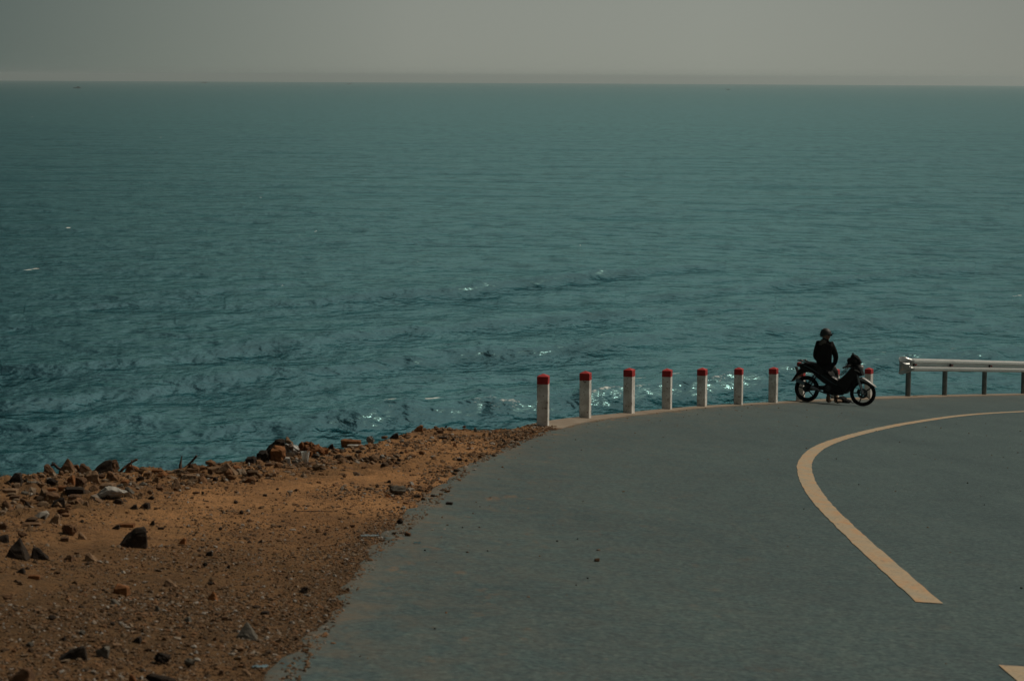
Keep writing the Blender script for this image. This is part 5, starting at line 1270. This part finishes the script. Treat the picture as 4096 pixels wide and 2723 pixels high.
part('camera_mount', lambda bm: (tube_bm(bm, [Q(768, 300, -.05), Q(790, 322, -.06), Q(800, 296, -.06), Q(815, 278, -.06)], [.012, .016, .009, .007], 8)), MB_MATT, hel, True)
part('chin_strap', lambda bm: tube_bm(bm, [HM @ Vector((-.083, .01, -.02)), HM @ Vector((-.055, .04, -.09)), HM @ Vector((0, .055, -.112)), HM @ Vector((.055, .04, -.09)), HM @ Vector((.083, .01, -.02))], .006, 6), simple('grey_webbing', (.16, .15, .13), .8), hel, True)
part('hood', lambda bm: (ell_bm(bm, Q(668, 412, -.085), (.075, .05, .052), 3, None, .25, 4), ell_bm(bm, Q(640, 440, -.09), (.05, .035, .035), 3, None, .25, 5)), simple('faded_hood', (.075, .062, .048), .9, var=.3), per, True)
tag(per, 'person in dark jacket and helmet sitting sideways on the parked motorcycle, head turned right', 'person')

# ================================================================== boats near the horizon
HULL = simple('dark_boat_hull', (.035, .05, .06), .6); CAB = simple('boat_cabin', (.06, .075, .08), .6)
def boat(px, py, Lpx, lab, n_dir=1):
    d = ray(px, py); dh = Vector((d.x, d.y, 0)).normalized(); dep = -d.z / math.hypot(d.x, d.y)
    # distance from depression with the earth's curvature: CAMZ/r + r/2R = dep
    disc = dep * dep - 2 * CAMZ / RE
    r_ = (dep - math.sqrt(max(disc, 0))) * RE
    L = Lpx / F * r_; root = empty('fishing_boat', (dh.x * r_, dh.y * r_, -r_ * r_ / (2 * RE) + .1), .12)
    def hull(bm):
        st = []
        for k in range(9):
            t = k / 8; x = (t - .5) * L * n_dir; wb = L * .13 * math.sin(math.pi * min(1, .12 + t * .95)) ** .6; dz = L * (.07 + .06 * (2 * abs(t - .45)) ** 2.2)
            st.append([bm.verts.new((x, -wb, dz)), bm.verts.new((x, -wb * .6, -.4)), bm.verts.new((x, wb * .6, -.4)), bm.verts.new((x, wb, dz))])
        for a, b_ in zip(st, st[1:]):
            for j in range(3): bm.faces.new((a[j], a[j + 1], b_[j + 1], b_[j]))
            bm.faces.new((a[3], a[0], b_[0], b_[3]))
        bm.faces.new(st[0]); bm.faces.new(st[-1][::-1])
    part('hull', hull, HULL, root, False)
    part('cabin', lambda bm: (box_bm(bm, (.12 * L, 0, .15 * L), (.22 * L, .14 * L, .15 * L)), box_bm(bm, (.12 * L, 0, .235 * L), (.26 * L, .17 * L, .012 * L))), CAB, root, False)
    part('mast', lambda bm: (cyl_bm(bm, (-.28 * L, 0, .05 * L), (-.30 * L, 0, .30 * L), .008 * L, 6), cyl_bm(bm, (.30 * L, 0, .05 * L), (.30 * L, 0, .26 * L), .006 * L, 6)), HULL, root, False)
    tag(root, lab, 'boat', 'fishing boats near the horizon')
boat(308, 353, 28, 'nearest dark fishing boat on the sea at the left, well below the horizon')
boat(817, 333, 21, 'hazy fishing boat close under the horizon, second from the left', -1)
boat(1397, 337.5, 18, 'faint tiny boat just under the horizon left of centre')
boat(2912, 360, 16, 'faintest boat in the haze above the guide posts, right of centre', -1)
